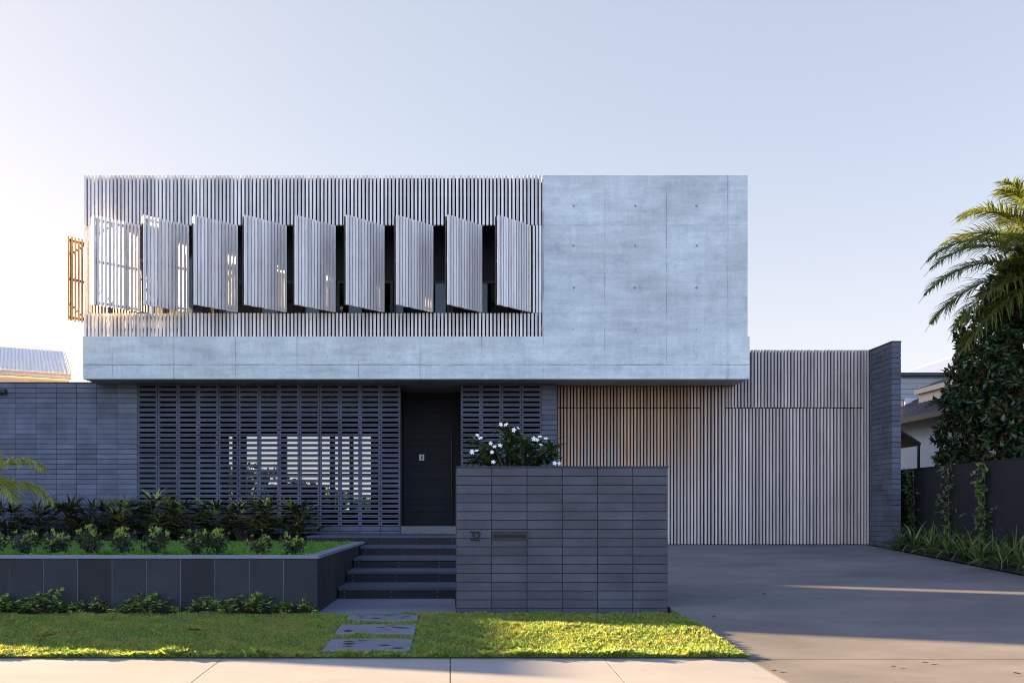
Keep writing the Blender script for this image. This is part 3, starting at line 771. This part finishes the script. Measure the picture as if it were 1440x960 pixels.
def make_shrub(wd, ht, seed, lobes):
    random.seed(seed)
    r = thing('ball_shrub', '', 'shrub')
    st_, fo, yo = MB(), MB(), MB()
    for (lx, ly, lz, lr) in lobes:
        c = Vector((lx, ly, lz))
        st_.tube([(0,0,0),(lx*.4,ly*.4,lz*.45),tuple(c)], [.012,.009,.005], 5)
        for k in range(int(26*lr/.1)):
            d = rv(); d.z = d.z*.9+.15
            p = c+Vector((d.x, d.y, d.z))*lr*random.uniform(.55, 1)
            tip = p+d*.02
            st_.tube([tuple(c), tuple(p)], [.004,.002], 4, cap=False)
            yng = d.z > .45 and random.random() < .75
            for q in range(7):
                dd = (d+rv(.9)).normalized()
                (yo if yng else fo).leaf(tip+rv(.008), dd, rv(), random.uniform(.035,.055), random.uniform(.016,.024))
    # skirt towards the stem
    for k in range(45):
        t = random.random(); ang = random.random()*6.283; rr = wd*.5*(.12+.7*t)*random.uniform(.6,1)
        p = Vector((rr*math.cos(ang), rr*math.sin(ang), .03+t*ht*.5))
        for q in range(3): fo.leaf(p+rv(.015), (Vector((math.cos(ang),math.sin(ang),.3))+rv(.8)).normalized(), rv(), random.uniform(.035,.055), .02)
    st_.build('stem', m_bark, r, local=True); fo.build('foliage', m_shrub, r, local=True); yo.build('young_leaves', m_young, r, local=True)
    return r
protos = [make_shrub(.36,.27,1,[(-.09,0,.17,.09),(.08,.03,.16,.1),(0,-.03,.12,.09),(.1,-.05,.21,.05)]),
          make_shrub(.34,.3,2,[(-.02,0,.21,.09),(.05,.03,.16,.1),(-.06,-.03,.13,.09)]),
          make_shrub(.4,.28,3,[(-.12,.02,.19,.08),(.1,0,.14,.1),(0,.04,.1,.1),(-.06,-.05,.12,.08)])]
SH = [(-8,1,1.0),(35,0,1.0),(78,2,1.0),(125,1,1.2),(174,1,1.1),(218,1,1.12),(277,0,1.05),(306,1,1.05),(365,0,.85),(411,2,.88)]
SHL = ['ball shrub cut off by the left edge of the photo, on the raised lawn', 'small twin lobed ball shrub, second from the left along the stone coping',
 'lopsided ball shrub, third from the left along the stone coping', 'widest dense ball shrub, fourth from the left on the coping',
 'narrow upright ball shrub, fifth from the left on the coping', 'rounded ball shrub in front of the left end of the breeze block screen',
 'ball shrub touching its taller right neighbour, in the middle of the screen', 'taller shrub of the touching pair in front of the screen',
 'small flat topped ball shrub standing alone, second from the right end', 'two tiered ball shrub at the right end of the row, near the coping corner']
used = set()
for i, (px, k, s) in enumerate(SH):
    o = protos[k] if k not in used else copy_tree(protos[k]); used.add(k)
    o.location = (PX(px,10.62), 10.62+random.uniform(-.04,.08), UP-.03); o.rotation_euler = (0,0,random.uniform(0,6.28) if k == 1 else random.uniform(-.3,.3)); o.scale = (s*.84, s*.84, s*1.0)
    tag(o, SHL[i], 'shrub', 'ball shrubs along the coping')

def make_bed_plant(seed, wd, ht, n, spike=False):
    random.seed(seed); r = thing('leafy_plant', '', 'plant'); fo, st_ = MB(), MB()
    for k in range(n):
        a_ = random.random()*6.283; rr = wd*.5*math.sqrt(random.random()); h = ht*(1-(rr/(wd*.5))**2*.75)*random.uniform(.45,1)
        p = Vector((rr*math.cos(a_), rr*.6*math.sin(a_), h))
        st_.tube([(p.x*.35,p.y*.35,0),(p.x*.8,p.y*.8,h*.6),tuple(p)], [.005,.004,.002], 4, cap=False)
        for q in range(5):
            d = Vector((math.cos(a_+random.uniform(-2,2)), math.sin(a_+random.uniform(-2,2)), random.uniform(-.2,.6)))
            fo.leaf(p+rv(.02), d, (random.uniform(-.4,.4),random.uniform(-.4,.4),1), random.uniform(.045,.08), random.uniform(.035,.055), .1, .2)
    if spike:
        pts = [(wd*.25,0,ht*.5),(wd*.34,0,ht*.9),(wd*.42,0,ht*1.35)]
        st_.tube(pts, [.006,.004,.002], 5)
        for q in range(26):
            t = random.random(); p = Vector(pts[0]).lerp(Vector(pts[2]), t); fo.leaf(p, rv()+Vector((0,0,.4)), rv(), .05, .035)
    st_.build('stems', m_cane, r, local=True); fo.build('foliage', m_bed, r, local=True); return r
bp = [make_bed_plant(11,.62,.24,60), make_bed_plant(12,.5,.2,40,False), make_bed_plant(13,.62,.25,62,True), make_bed_plant(14,.34,.2,22)]
BP = [(-2,0,1),(55,2,1.0),(125,1,1),(207,0,1.08),(283,3,1),(312,3,.75),(352,0,1.1),(395,3,.7),(418,1,.9)]
BPL = ['leafy plant cut off by the left edge, at the foot of the tiled wall', 'spreading leafy plant with one tall shoot at the foot of the tiled wall', 'low mounded leafy plant, third from the left at the foot of the tiled wall',
 'broad bright leafy plant below the left end of the breeze block screen', 'small pale leafy plant standing apart on the mulch', 'thin straggling leafy plant left of the biggest mound', 'biggest and tallest leafy mound at the foot of the tiled wall',
 'tiny leafy plant between the biggest mound and the right end plant', 'leafy plant at the right end of the bed beside the entry path']
used = set()
for i, (px, k, s) in enumerate(BP):
    o = bp[k] if k not in used else copy_tree(bp[k]); used.add(k)
    o.location = (PX(px,9.96), 9.97, .1); o.rotation_euler = (0,0,random.choice((0,.2,3.1,-.2)) if k != 2 else 0); o.scale = (s,s,s)
    tag(o, BPL[i], 'plant', 'leafy plants at the foot of the retaining wall')

def make_fan(seed, ht, m, nst=9):
    random.seed(seed); r = thing('fan_palm', '', 'palm'); fo, st_ = MB(), MB()
    for k in range(int(nst*3.4)):
        a_ = random.random()*6.283; h = ht*(random.uniform(.62,.9) if k < nst else random.uniform(.18,.6)); rr = random.uniform(.05,.3 if k < nst else .42)
        hub = Vector((rr*math.cos(a_), rr*math.sin(a_)*.8, h))
        st_.tube([(hub.x*.25,hub.y*.25,0),(hub.x*.4,hub.y*.4,h*.7),tuple(hub)], [.009,.007,.004], 5, cap=False)
        out = Vector((math.cos(a_), math.sin(a_), random.uniform(.2,1.3) if k < nst else random.uniform(-.2,.7))).normalized()
        s1 = out.cross(Vector((0,0,1))).normalized(); n = random.randint(6,9)
        for q in range(n):
            t = (q/(n-1)-.5)*3.3
            d = (out*math.cos(t)+s1*math.sin(t)+Vector((0,0,.25))).normalized()
            fo.strap(hub, d, random.uniform(.28,.42), random.uniform(.034,.052), random.uniform(.5,1.4), 4)
    st_.build('stems', m_cane, r, local=True); fo.build('fronds', m, r, local=True); return r
fp = [make_fan(21,.8,m_fan,10), make_fan(22,.72,m_fan,9), make_fan(23,.7,m_fan_dark,10), make_fan(24,.62,m_fan_dark,10)]
FP = [(12,3,1),(55,2,.95),(98,2,1.0),(140,3,1.05),(172,1,1.02),(215,0,1.08),(258,1,1.0),(305,1,1.0),(340,0,.86),(378,0,.97),(418,1,1.0)]
FPL = ['dark fan palm at the left edge, behind the arching yellow green palm', 'dark low fan palm between the left edge palm and the block wall', 'dark fan palm in front of the plain block wall, third from the left',
 'short dark fan palm in front of the plain block wall, fourth from the left', 'fan palm with thin upright fingers, last before the breeze block screen', 'tallest fan palm with pale fronds at the left end of the breeze block screen',
 'fan palm leaning towards the tallest one, in front of the screen', 'fan palm with wide drooping fingers at the middle of the screen', 'shorter fan palm, third from the right end of the row', 'fan palm with pale spreading fingers, second from the right end of the row', 'fan palm at the right end of the row beside the timber landing']
used = set()
for i, (px, k, s) in enumerate(FP):
    o = fp[k] if k not in used else copy_tree(fp[k]); used.add(k)
    yy = 16.85+random.uniform(-.15,.2)
    o.location = (PX(px,yy), yy, UP-.03); o.rotation_euler = (0,0,random.uniform(0,6.28)); o.scale = (s*1.1,s*1.1,s*1.04)
    tag(o, FPL[i], 'palm', 'fan palms along the house wall')

def frond(b, rach, base, d0, L, arch, leafL, leafW, n=44, droop=1.2, up=Vector((0,0,1)), spread=.75):
    p = Vector(base); d = Vector(d0).normalized(); seg = 16; pts = [p.copy()]; ds = [d.copy()]
    for k in range(seg):
        p = p+d*(L/seg); d = (d+Vector((0,0,-1))*arch*(.35+1.1*k/seg)/seg).normalized(); pts.append(p.copy()); ds.append(d.copy())
    rach.tube([tuple(q) for q in pts], [.022*L/2.5*(1-k/(seg+2)) for k in range(seg+1)], 5, cap=False)
    for k in range(n):
        t = .12+.87*k/(n-1); f = t*seg; i = min(int(f), seg-1); q = pts[i].lerp(pts[i+1], f-i); dd = ds[i]
        side = dd.cross(Vector((0,0,1)))
        if side.length < .05: side = Vector((1,0,0))
        side.normalize(); nn = side.cross(dd).normalized()
        ll = leafL*(math.sin(math.pi*min(1,.12+t*.95))**.6)*random.uniform(.85,1.08)
        for sgn in (-1, 1):
            v = (side*sgn*spread+dd*(.55+.25*t)+nn*random.uniform(-.35,.6)).normalized()
            b.strap(q, v, ll, leafW, droop*random.uniform(.7,1.3), 4, fold=.3)

# small palm at the left edge
random.seed(31)
pl = thing('feather_palm', 'young yellow green feather palm arching in from the left edge', 'palm', (PX(-38,12.2), 12.2, UP-.03))
b = MB(); o = pl.location; b.tube([(o.x,o.y,o.z),(o.x,o.y,o.z+.45),(o.x,o.y,o.z+.75)], [.06,.05,.03], 10); b.build('trunk', m_palm_trunk, pl)
top = Vector((o.x, o.y, o.z+.78))
for ang, el, L in ((-8,50,1.35),(-30,30,1.15),(15,28,1.25),(-60,8,.9),(100,60,1.3),(170,45,1.3),(220,40,1.2),(-70,40,1.0)):
    b, rch = MB(), MB(); d = Vector((math.cos(R(ang))*math.cos(R(el)), math.sin(R(ang))*math.cos(R(el)), math.sin(R(el))))
    frond(b, rch, top, d, L, 2.5, .36, .03, 40, 1.7)
    f = rch.build('frond', m_frond_y, pl); b.build('leaflets', m_frond_y, f)

# lilies along the drive
def make_lily(seed):
    random.seed(seed); r = thing('strap_lily', '', 'plant'); b = MB()
    for k in range(38):
        a_ = random.random()*6.283; el = random.uniform(.5,1.4)
        b.strap((random.uniform(-.05,.05),random.uniform(-.05,.05),0), (math.cos(a_)*math.cos(el),math.sin(a_)*math.cos(el),math.sin(el)), random.uniform(.45,.8), random.uniform(.028,.044), random.uniform(1.3,2.6), 6)
    b.build('leaves', m_lily, r, local=True); return r
lp = [make_lily(41), make_lily(42), make_lily(43)]
ordn = ['first','second','third','fourth','fifth','sixth','seventh','eighth','ninth','tenth']
used = set(); cnt = 0
for row, (xx, y0, dy, n, txt) in enumerate(((8.50,16.75,.50,10,'front row by the drive'),(8.9,16.5,.62,8,'back row by the wall'))):
    for k in range(n):
        i = (k+row)%3; o = lp[i] if i not in used else copy_tree(lp[i]); used.add(i)
        yy = y0-k*dy+random.uniform(-.08,.08); o.location = (xx+random.uniform(-.06,.06), yy, z_drive(yy)+.03); o.rotation_euler = (0,0,random.uniform(0,6.28))
        s = random.uniform(.88,1.12); o.scale = (s,s,s*(1.1 if row else .95))
        tag(o, 'strap leaved lily clump, %s from the blade wall, %s' % (ordn[k], txt), 'plant', 'strap leaved lilies beside the driveway')

# creepers on wires
for k, (px, lb, dens) in enumerate(((1285,'leafy creeper climbing its wire nearest the tall blade wall',110),(1335,'thin creeper on the middle wire of the boundary wall',80),(1385,'bushiest creeper on the wire nearest the right edge',150))):
    random.seed(50+k); yy = (fx-.02)*F/(px-VX); z0, z1 = z_drive(yy)+.1, 2.10
    t = thing('wall_creeper', lb, 'plant', (fx-.03, yy, z0), group='creepers on the boundary wall')
    b = MB(); b.tube([(fx-.03,yy,z0),(fx-.03,yy,z1)], .003, 5); b.build('wire', m_grout, t)
    b, s_ = MB(), MB(); pts = [(fx-.035+.02*math.sin(j*1.7), yy+.03*math.cos(j*1.9), z0+(z1-z0)*j/14) for j in range(15)]
    s_.tube(pts, .005, 5); s_.build('vine', m_cane, t)
    for j in range(dens):
        q = random.random(); zz = z0+(z1-z0)*q; cl = .05+.07*abs(math.sin(zz*5+k))
        p = Vector((fx-.04-abs(random.gauss(0,cl*.6)), yy+random.gauss(0,cl), zz))
        for u in range(3): b.leaf(p+rv(.02), rv()+Vector((-.5,0,-.2)), (-.6,0,.8), random.uniform(.06,.1), random.uniform(.035,.055))
    b.build('foliage', m_creep, t)

# frangipani in the letterbox planter
random.seed(61)
fr = thing('frangipani', 'white flowering frangipani rising out of the letterbox planter', 'shrub', (.75, PY+.55, pzt-.12))
FLW = [(438,205),(458,205),(487,225),(350,245),(362,256),(400,275),(415,288),(435,283),(330,305),(348,303),(562,258),(585,250),(607,257),(588,280),(410,345),(640,350),(657,350),(405,308),(503,218),(330,312),(575,262)]
tips = [(450,215,.55),(345,262,.45),(410,290,.4),(582,268,.5),(620,300,.45),(500,232,.6),(520,262,.5),(540,290,.45),(560,320,.4),(465,300,.42),(490,325,.4),(385,330,.36),(610,335,.4),(440,330,.4),(345,325,.45),(640,310,.5),(530,330,.5),(480,260,.55),(470,240,.6),(550,275,.55),(420,310,.5),(590,310,.5),(500,300,.45),(460,275,.5),(630,275,.6),(375,300,.5),(515,345,.4),(575,345,.45),(400,345,.45),(490,350,.5)]
st_, fo = MB(), MB(); tw = []
for (zx, zy, dy) in tips:
    D = PY+dy+random.uniform(-.05,.25); p = Vector((PX(540+.375*zx,D), D, PZ(520+.375*zy,D))); tw.append(p)
    base = Vector((.75+(p.x-.75)*.25, PY+.55, pzt-.15)); mid = base.lerp(p,.55)+Vector((0,0,.05))
    st_.tube([tuple(base),tuple(mid),tuple(p)], [.016,.013,.009], 6)
    for q in range(22):
        a_ = random.random()*6.283; d = Vector((math.cos(a_), math.sin(a_), random.uniform(-.4,.9))).normalized()
        L = random.uniform(.13,.24); fo.strap(p-Vector((0,0,random.uniform(0,.07))), d, L, L*.24, random.uniform(.4,1.1), 4, fold=.15)
st_.build('branches', m_bark, fr); fo.build('foliage', m_plum, fr)
pm, cm = MB(), MB()
for q in range(5):
    a_ = q*1.2566; c, s = math.cos(a_), math.sin(a_)
    P = [(0,0,0),(.012,-.009,.004),(.028,-.013,.006),(.040,-.004,.003),(.038,.007,.002),(.022,.011,.006),(.008,.008,.004)]
    pm.face([(c*x-s*y, s*x+c*y, z) for x, y, z in P])
cm.tube([(0,0,-.02),(0,0,.001),(0,0,.004)], [.002,.006,.003], 7)
fpz = None
for k, (zx, zy) in enumerate(FLW):
    D = PY+.18+random.uniform(0,.2); p = Vector((PX(540+.375*zx,D), D, PZ(520+.375*zy,D)))
    near = min(tw, key=lambda t: (t-p).length); D = min(D, near.y-.05) if near.y-.05 > PY+.02 else PY+.05; p = Vector((PX(540+.375*zx,D), D, PZ(520+.375*zy,D)))
    if fpz is None:
        fpz = pm.build('flower', m_petal, fr, local=True); cc = cm.build('flower_centre', m_centre, fpz, local=True); o = fpz
    else: o = copy_tree(fpz, fr)
    o.location = p-Vector(fr.location); o.rotation_euler = (R(60+random.uniform(-35,30)), R(random.uniform(-30,30)), random.uniform(-.5,.5)); s = random.uniform(.62,.85); o.scale = (s,s,s)

# big palm and magnolia beyond the boundary wall
random.seed(71)
D0 = 17.5; crown = Vector((PX(1486,D0), D0, PZ(374,D0)))
bpalm = thing('tall_palm', 'tall feather palm with sunlit crown beyond the boundary wall', 'palm', (crown.x, D0, .3))
b = MB(); b.tube([(crown.x,D0,.3),(crown.x,D0,2),(crown.x-.03,D0,crown.z-1.1)], [.19,.16,.14], 14); b.build('trunk', m_palm_trunk, bpalm)
b = MB(); b.tube([(crown.x-.03,D0,crown.z-1.1),(crown.x,D0,crown.z-.7),(crown.x,D0,crown.z)], [.15,.17,.08], 14); b.build('crownshaft', m_shaft, bpalm)
for ang, el, L, arch in ((178,76,2.3,3.0),(195,72,2.5,2.6),(225,58,2.6,2.2),(168,64,2.6,2.7),(198,36,2.85,2.1),(183,30,3.0,2.0),(186,56,2.75,2.5),(172,40,2.9,2.3),(181,16,3.05,1.75),(190,-8,2.95,1.5),(187,-27,2.9,.95),(200,66,2.5,2.4),(215,30,2.7,2.0),(150,52,2.6,2.3),(140,10,2.7,1.9),(250,50,2.4,2.2),(290,40,2.5,2.2),(20,50,2.5,2.2),(60,40,2.5,2.2),(330,45,2.5,2.2),(100,66,2.4,2.2),(20,10,2.5,1.6)):
    b, rch = MB(), MB(); d = Vector((math.cos(R(ang))*math.cos(R(el)), -math.sin(R(ang))*math.cos(R(el))*-1, math.sin(R(el))))
    frond(b, rch, crown-Vector((0,0,.1)), d, L, arch, .60, .023, 115, 1.5, spread=.72)
    f = rch.build('frond', m_frond, bpalm); b.build('leaflets', m_frond, f)

def leaf_tree(name, label, loc, blobs, n, m1, m2, lsz, trunk_h, seed, back=.14, group=None, tr=.12):
    random.seed(seed); t = thing(name, label, 'tree', loc, group=group); tr_, fo = MB(), MB(); o = Vector(loc)
    top = o+Vector((0,0,trunk_h)); tr_.tube([tuple(o),tuple(o+Vector((.05,0,trunk_h*.5))),tuple(top)], [tr,tr*.8,tr*.6], 10)
    tot = sum(q[3]**2 for q in blobs)
    for (bx,by,bz,br) in blobs:
        c = o+Vector((bx,by,bz)); tr_.tube([tuple(top),tuple(top.lerp(c,.5)+Vector((0,0,-.1))),tuple(c)], [tr*.45,tr*.3,tr*.12], 6)
        for k in range(int(n*br**2/tot)):
            d = rv(); rr = br*random.uniform(.45,1.08)**.7*(1+.28*math.sin(d.x*5+bx)*math.sin(d.z*6+bz))
            p = c+Vector((d.x,d.y,d.z*1.0))*rr
            if random.random() < .05: tr_.tube([tuple(c.lerp(p,.4)),tuple(p)], [.012,.005], 4, cap=False)
            for q in range(7):
                dd = (d*.6+rv(.9)+Vector((0,0,.15))).normalized()
                fo.leaf(p+rv(.03), dd, rv()+Vector((0,0,.8)), lsz*random.uniform(.75,1.2), lsz*.42, .12, .12, 1 if random.random() < back else 0)
    tr_.build('trunk', m_bark, t); fo.build('crown', [m1, m2], t); return t
Dm = 18.2
def mg(px, py, r, dy=0): return (PX(px,Dm)-11.6, dy, PZ(py,Dm)-.3, r)
leaf_tree('magnolia_tree', 'dense dark magnolia with brown backed leaves beyond the boundary wall', (11.6, Dm, .3),
  [mg(1425,420,.55,-.2),(mg(1385,470,.5)),mg(1440,490,.8),mg(1370,545,.6,-.1),mg(1430,570,.85,-.3),mg(1362,610,.55,.1),mg(1400,630,.7,-.2),mg(1500,450,.9),mg(1510,580,1.0),mg(1345,655,.4),mg(1440,385,.5),mg(1480,360,.6),mg(1405,430,.45,-.2),mg(1352,560,.45,-.3),mg(1375,500,.5,-.3),mg(1440,440,.7,-.3),mg(1420,690,.8),mg(1500,690,.9)],
  4700, m_mag, m_mag_b, .165, 1.6, 81, .14)
# trees in the back garden, seen through the breeze blocks
leaf_tree('backyard_tree', 'dark rounded tree in the back garden behind the middle of the breeze block screen', (-6.2,30,.3), [(0,0,1.3,1.1),(1.0,0,1.0,.9),(-1,0,1.6,1.0),(1.9,.2,.6,.6)], 420, m_mag, m_shrub, .3, 1.0, 91)
leaf_tree('backyard_tree', 'low shrubby tree in the back garden behind the right end of the screen', (-3.6,31,.3), [(0,0,.9,.7),(.8,0,.7,.6),(-.7,0,1.2,.6)], 260, m_bed, m_shrub, .3, .7, 92)

# fallen leaves
for (px, py, lb) in ((268,887,'curled brown dead leaf lying in the middle of the left lawn'),(57,895,'small dark dead leaf on the lawn near the left edge'),(400,858,'pale orange dead leaf on the mulch beside the right end plant')):
    yy = 9.0
    for _ in range(20): zz = z_lawn(-2,yy)+.03; yy = (EYE-zz)*F/(py-VY)
    b = MB(); xx = PX(px,yy); random.seed(int(px))
    for q in range(3): b.leaf((xx+.03*q-.03,yy+random.uniform(-.02,.02),zz+.012), (random.uniform(.3,1),random.uniform(-.6,.6),.25), (0,.2,1), .1, .06, .3, .3)
    tag(b.build('dead_leaf', m_dry), lb, 'leaf')

for (px, py, lb) in ((1075,834,'tiny dark leaf on the shaded driveway in front of the garage doors'),(1004,866,'tiny dark leaf on the driveway near the corner of the front lawn'),(1088,942,'small dry leaf on the sunlit driveway beside the footpath'),
    (1300,931,'dark curled leaf at the edge of the sunlight on the driveway'),(1255,936,'small dry leaf on the sunlit driveway, left of the curled dark leaf'),(1430,946,'small dry leaf on the sunlit driveway by the right edge'),(914,922,'orange dry leaf where the sunlit lawn meets the footpath'),(86,925,'small brown leaf where the left lawn meets the footpath')):
    yy = 8.0
    for _ in range(40): zz = z_drive(yy)+.012; yy = .5*yy+.5*(EYE-zz)*F/(py-VY)
    b = MB(); xx = PX(px,yy); random.seed(px+7)
    for q in range(2): b.leaf((xx-.02,yy,zz), (random.uniform(.3,1),random.uniform(-.6,.6),.2), (0,.2,1), random.uniform(.04,.06), .028, .3, .3)
    tag(b.build('dead_leaf', m_dry), lb, 'leaf', 'fallen leaves in the front yard')

# ------------------------------------------------------------------ neighbours
# left neighbour: corrugated skillion roof above the garden wall
u = Vector((.9,.436,0)); v = Vector((-.436,.9,0)); O = Vector((-11.14,22.0,0))
def L_(a_, b_, z): p = O+u*a_+v*b_; return (p.x, p.y, z)
nl = thing('neighbour_house', 'neighbouring house with pale corrugated roof and cream gutters above the left garden wall', 'house', (-12.5,24,.3))
ze_, zr_ = PZ(519,22), PZ(487,25)
b = MB(); U0, U1 = -7.0, 1.62; n = 480
def corr(t): return .016*math.sin(t*2*math.pi/.09)
vs_ = [U0+(U1-U0)*i/n for i in range(n+1)]
for i in range(n):
    a0, a1 = vs_[i], vs_[i+1]
    b.face([L_(a0,-.05,ze_+corr(a0)),L_(a1,-.05,ze_+corr(a1)),L_(a1,3.36,zr_+corr(a1)),L_(a0,3.36,zr_+corr(a0))])
b.build('roof', m_iron, nl, smooth=True)
def lbox(b, a0, a1, b0, b1, z0, z1, mi=0):
    i = len(b.v); b.v += [L_(a0,b0,z0),L_(a1,b0,z0),L_(a1,b1,z0),L_(a0,b1,z0),L_(a0,b0,z1),L_(a1,b0,z1),L_(a1,b1,z1),L_(a0,b1,z1)]
    for f in ((0,3,2,1),(4,5,6,7),(0,1,5,4),(1,2,6,5),(2,3,7,6),(3,0,4,7)): b.f.append(tuple(i+k for k in f)); b.m.append(mi)
b = MB(); lbox(b, U0, U1-.02, -.16, -.04, ze_-.15, ze_-.03); lbox(b, U0, U1-.02, -.175, -.16, ze_-.06, ze_-.025); b.build('gutter', m_cream, nl)
b = MB(); lbox(b, U0, U1-.05, .0, .03, ze_-.32, ze_-.15)
bb = [L_(U1-.03,-.1,ze_-.17),L_(U1,-.1,ze_-.17),L_(U1,3.36,zr_-.17),L_(U1-.03,3.36,zr_-.17),L_(U1-.03,-.1,ze_+.03),L_(U1,-.1,ze_+.03),L_(U1,3.36,zr_+.03),L_(U1-.03,3.36,zr_+.03)]
i = len(b.v); b.v += bb
for f in ((0,3,2,1),(4,5,6,7),(0,1,5,4),(1,2,6,5),(2,3,7,6),(3,0,4,7)): b.f.append(tuple(i+k for k in f)); b.m.append(0)
b.build('fascia', m_cream, nl)
b = MB(); lbox(b, U0, 1.1, .55, 3.2, .3, ze_-.2); b.build('wall', m_tan, nl)
for a_ in (-5.5,-2.6,.63,1.12):
    b = MB(); q = L_(a_,.2,0); b.tube([(q[0],q[1],.3),(q[0],q[1],ze_-.33)], .07, 10); b.build('post', m_cream, nl)
b = MB(); lbox(b, 1.0, 5.5, 2.2, 4.6, ze_-.6, ze_-.35); b.build('lower_roof', m_iron, nl)
b = MB(); lbox(b, 1.0, 5.45, 2.4, 4.5, .3, ze_-.62); b.build('lower_wall', m_tan, nl)
# unseen house mass added on the left, stepped and notched to shade the yard
nb = thing('shade_caster', 'unseen stepped house mass added left of the frame to shade the yard', 'house', (-18,15,.1))
nb.location = (-14, 10.45, 0); nb.rotation_euler = (0, 0, -R(SUN_BACK))
def nbox(name, m, par, *bx):
    b = MB()
    for q in bx: b.box(*q)
    return b.build(name, m, par, local=True)
nbox('wall', m_render, nb, (-8,0,0,2.3,0,3.15), (-8,0,2.3,5.80,0,5.75), (-8,0,5.80,5.99,0,4.05), (-8,0,5.99,10.3,0,5.75))
nbox('roof', m_roofmetal, nb, (-8.05,.01,2.29,5.79,5.752,5.8), (-8.05,.01,-.02,2.285,3.152,3.2), (-8.05,.01,6.0,10.32,5.752,5.8))
for (y0,y1,z0,z1) in ((2.6,3.6,1,2.2),(4.2,5.2,1,2.2),(2.6,5.0,3.5,4.9),(6.8,9.2,1,2.3),(6.8,9.2,3.5,4.9)):
    f = nbox('window', m_white, nb, (.002,.05,y0,y1,z0,z1)); nbox('pane', m_interior, f, (.051,.06,y0+.06,y1-.06,z0+.06,z1-.06))

# right neighbour
nr = thing('neighbour_house', 'neighbouring white rendered house with blue grey tiled roofs behind the right boundary wall', 'house', (15,24,.3))
XW = 13.0; ze2 = 1.2+2.72
b = MB(); b.box(XW, 19, 20.5, 27.2, .3, ze2-.05); b.build('wall', m_render, nr)
def roof_tiles(b, p00, p01, p10, p11, nu=14, nvv=30, amp=.03):   # courses step up the slope, rolls along it
    p00, p01, p10, p11 = map(Vector, (p00,p01,p10,p11))
    for i in range(nu):
        for j in range(nvv):
            def pt(s, t): return p00*(1-s)*(1-t)+p01*(1-s)*t+p10*s*(1-t)+p11*s*t
            s0, s1, t0, t1 = i/nu, (i+1)/nu, j/nvv, (j+1)/nvv; tm = (t0+t1)/2
            A, B, Cc, D_ = pt(s0,t0), pt(s0,t1), pt(s1,t1), pt(s1,t0); Am, Dm_ = pt(s0,tm), pt(s1,tm)
            up = Vector((0,0,amp)); lo = Vector((0,0,amp*.9))
            b.face([A+lo, Am+up+lo, Dm_+up, D_]); b.face([Am+up+lo, B+lo, Cc, Dm_+up])
            b.face([A, B, B+lo, Am+up+lo, A+lo])
b = MB(); roof_tiles(b, (XW-.45,20.2,ze2-.06),(XW-.45,27.6,ze2-.06),(16,20.2,ze2+1.75),(16,27.6,ze2+1.75)); b.build('roof', m_rooftile, nr)
b = MB(); b.box(XW-.55,XW-.44,20.2,27.6,ze2-.17,ze2-.04); b.build('gutter', m_black, nr)
yc = 27.0; cx0, cx1 = PX(1262,yc), PX(1345,yc)
b = MB(); z = PZ(562,yc)
while z < PZ(529,yc): b.bbox(cx0,cx1,yc+random.uniform(0,.004),yc+.1,z,z+.16,.01); z += .165
b.box(cx0,cx1,yc+.05,yc+3,.3,PZ(530,yc)); b.build('weatherboard', m_clad, nr)
b = MB(); b.box(cx0-.1,cx1+.1,yc-.12,yc+3,PZ(529,yc),PZ(524.5,yc)); b.build('fascia', m_rooftile, nr)
b = MB(); b.box(PX(1272,yc),PX(1291,yc),yc-.03,yc+.0,PZ(576,yc),PZ(560,yc)); b.build('window', m_white, nr)
b = MB(); y0 = 30; b.face([(PX(1272,y0),y0,PZ(524,y0)),(PX(1345,y0),y0,PZ(524,y0)),(PX(1345,33),33,PZ(500,33)),(PX(1312,33),33,PZ(509,33))]); b.build('rear_roof', m_iron, nr)
# upper eave with cream gutter
xe2 = 13.15; zz = 1.2+3.52
b = MB(); roof_tiles(b, (xe2,21,zz),(xe2,25.0,zz),(16,21.5,zz+1.2),(16,24.5,zz+1.2), 9, 16); b.build('roof', m_rooftile, nr)
b = MB(); b.box(xe2-.1,xe2-.005,21,25.0,zz-.12,zz+.01); b.box(xe2-.0,xe2+.03,21,24.95,zz-.36,zz-.13); b.box(xe2+.03,15,24.7,24.95,zz-.32,zz-.06); b.build('gutter', m_cream, nr)
b = MB(); b.box(xe2+.5,18,21.3,24.6,ze2+.1,zz-.05); b.build('upper_wall', m_tan, nr)
# lean-to beside the white wall
ya = 23.0; b = MB(); i = len(b.v)
q = [(PX(1255,ya),PZ(596,ya)),(PX(1295,ya),PZ(622,ya)),(PX(1295,ya),PZ(626,ya)),(PX(1255,ya),PZ(601,ya))]
for (p, s) in zip(q, q[1:]+q[:1]): b.face([(p[0],ya,p[1]),(s[0],ya,s[1]),(s[0],ya+2,s[1]),(p[0],ya+2,p[1])])
b.face([(p[0],ya,p[1]) for p in q][::-1]); b.build('lean_to_roof', m_rooftile, nr)
b = MB(); b.box(PX(1255,ya),PX(1290,ya),ya+1.0,ya+1.1,.3,PZ(628,ya)); b.build('lean_to_wall', m_interior, nr)
b = MB(); b.box(PX(1292,ya),PX(1294.5,ya),ya+.02,ya+.08,.3,PZ(626,ya)); b.build('post', m_black, nr)
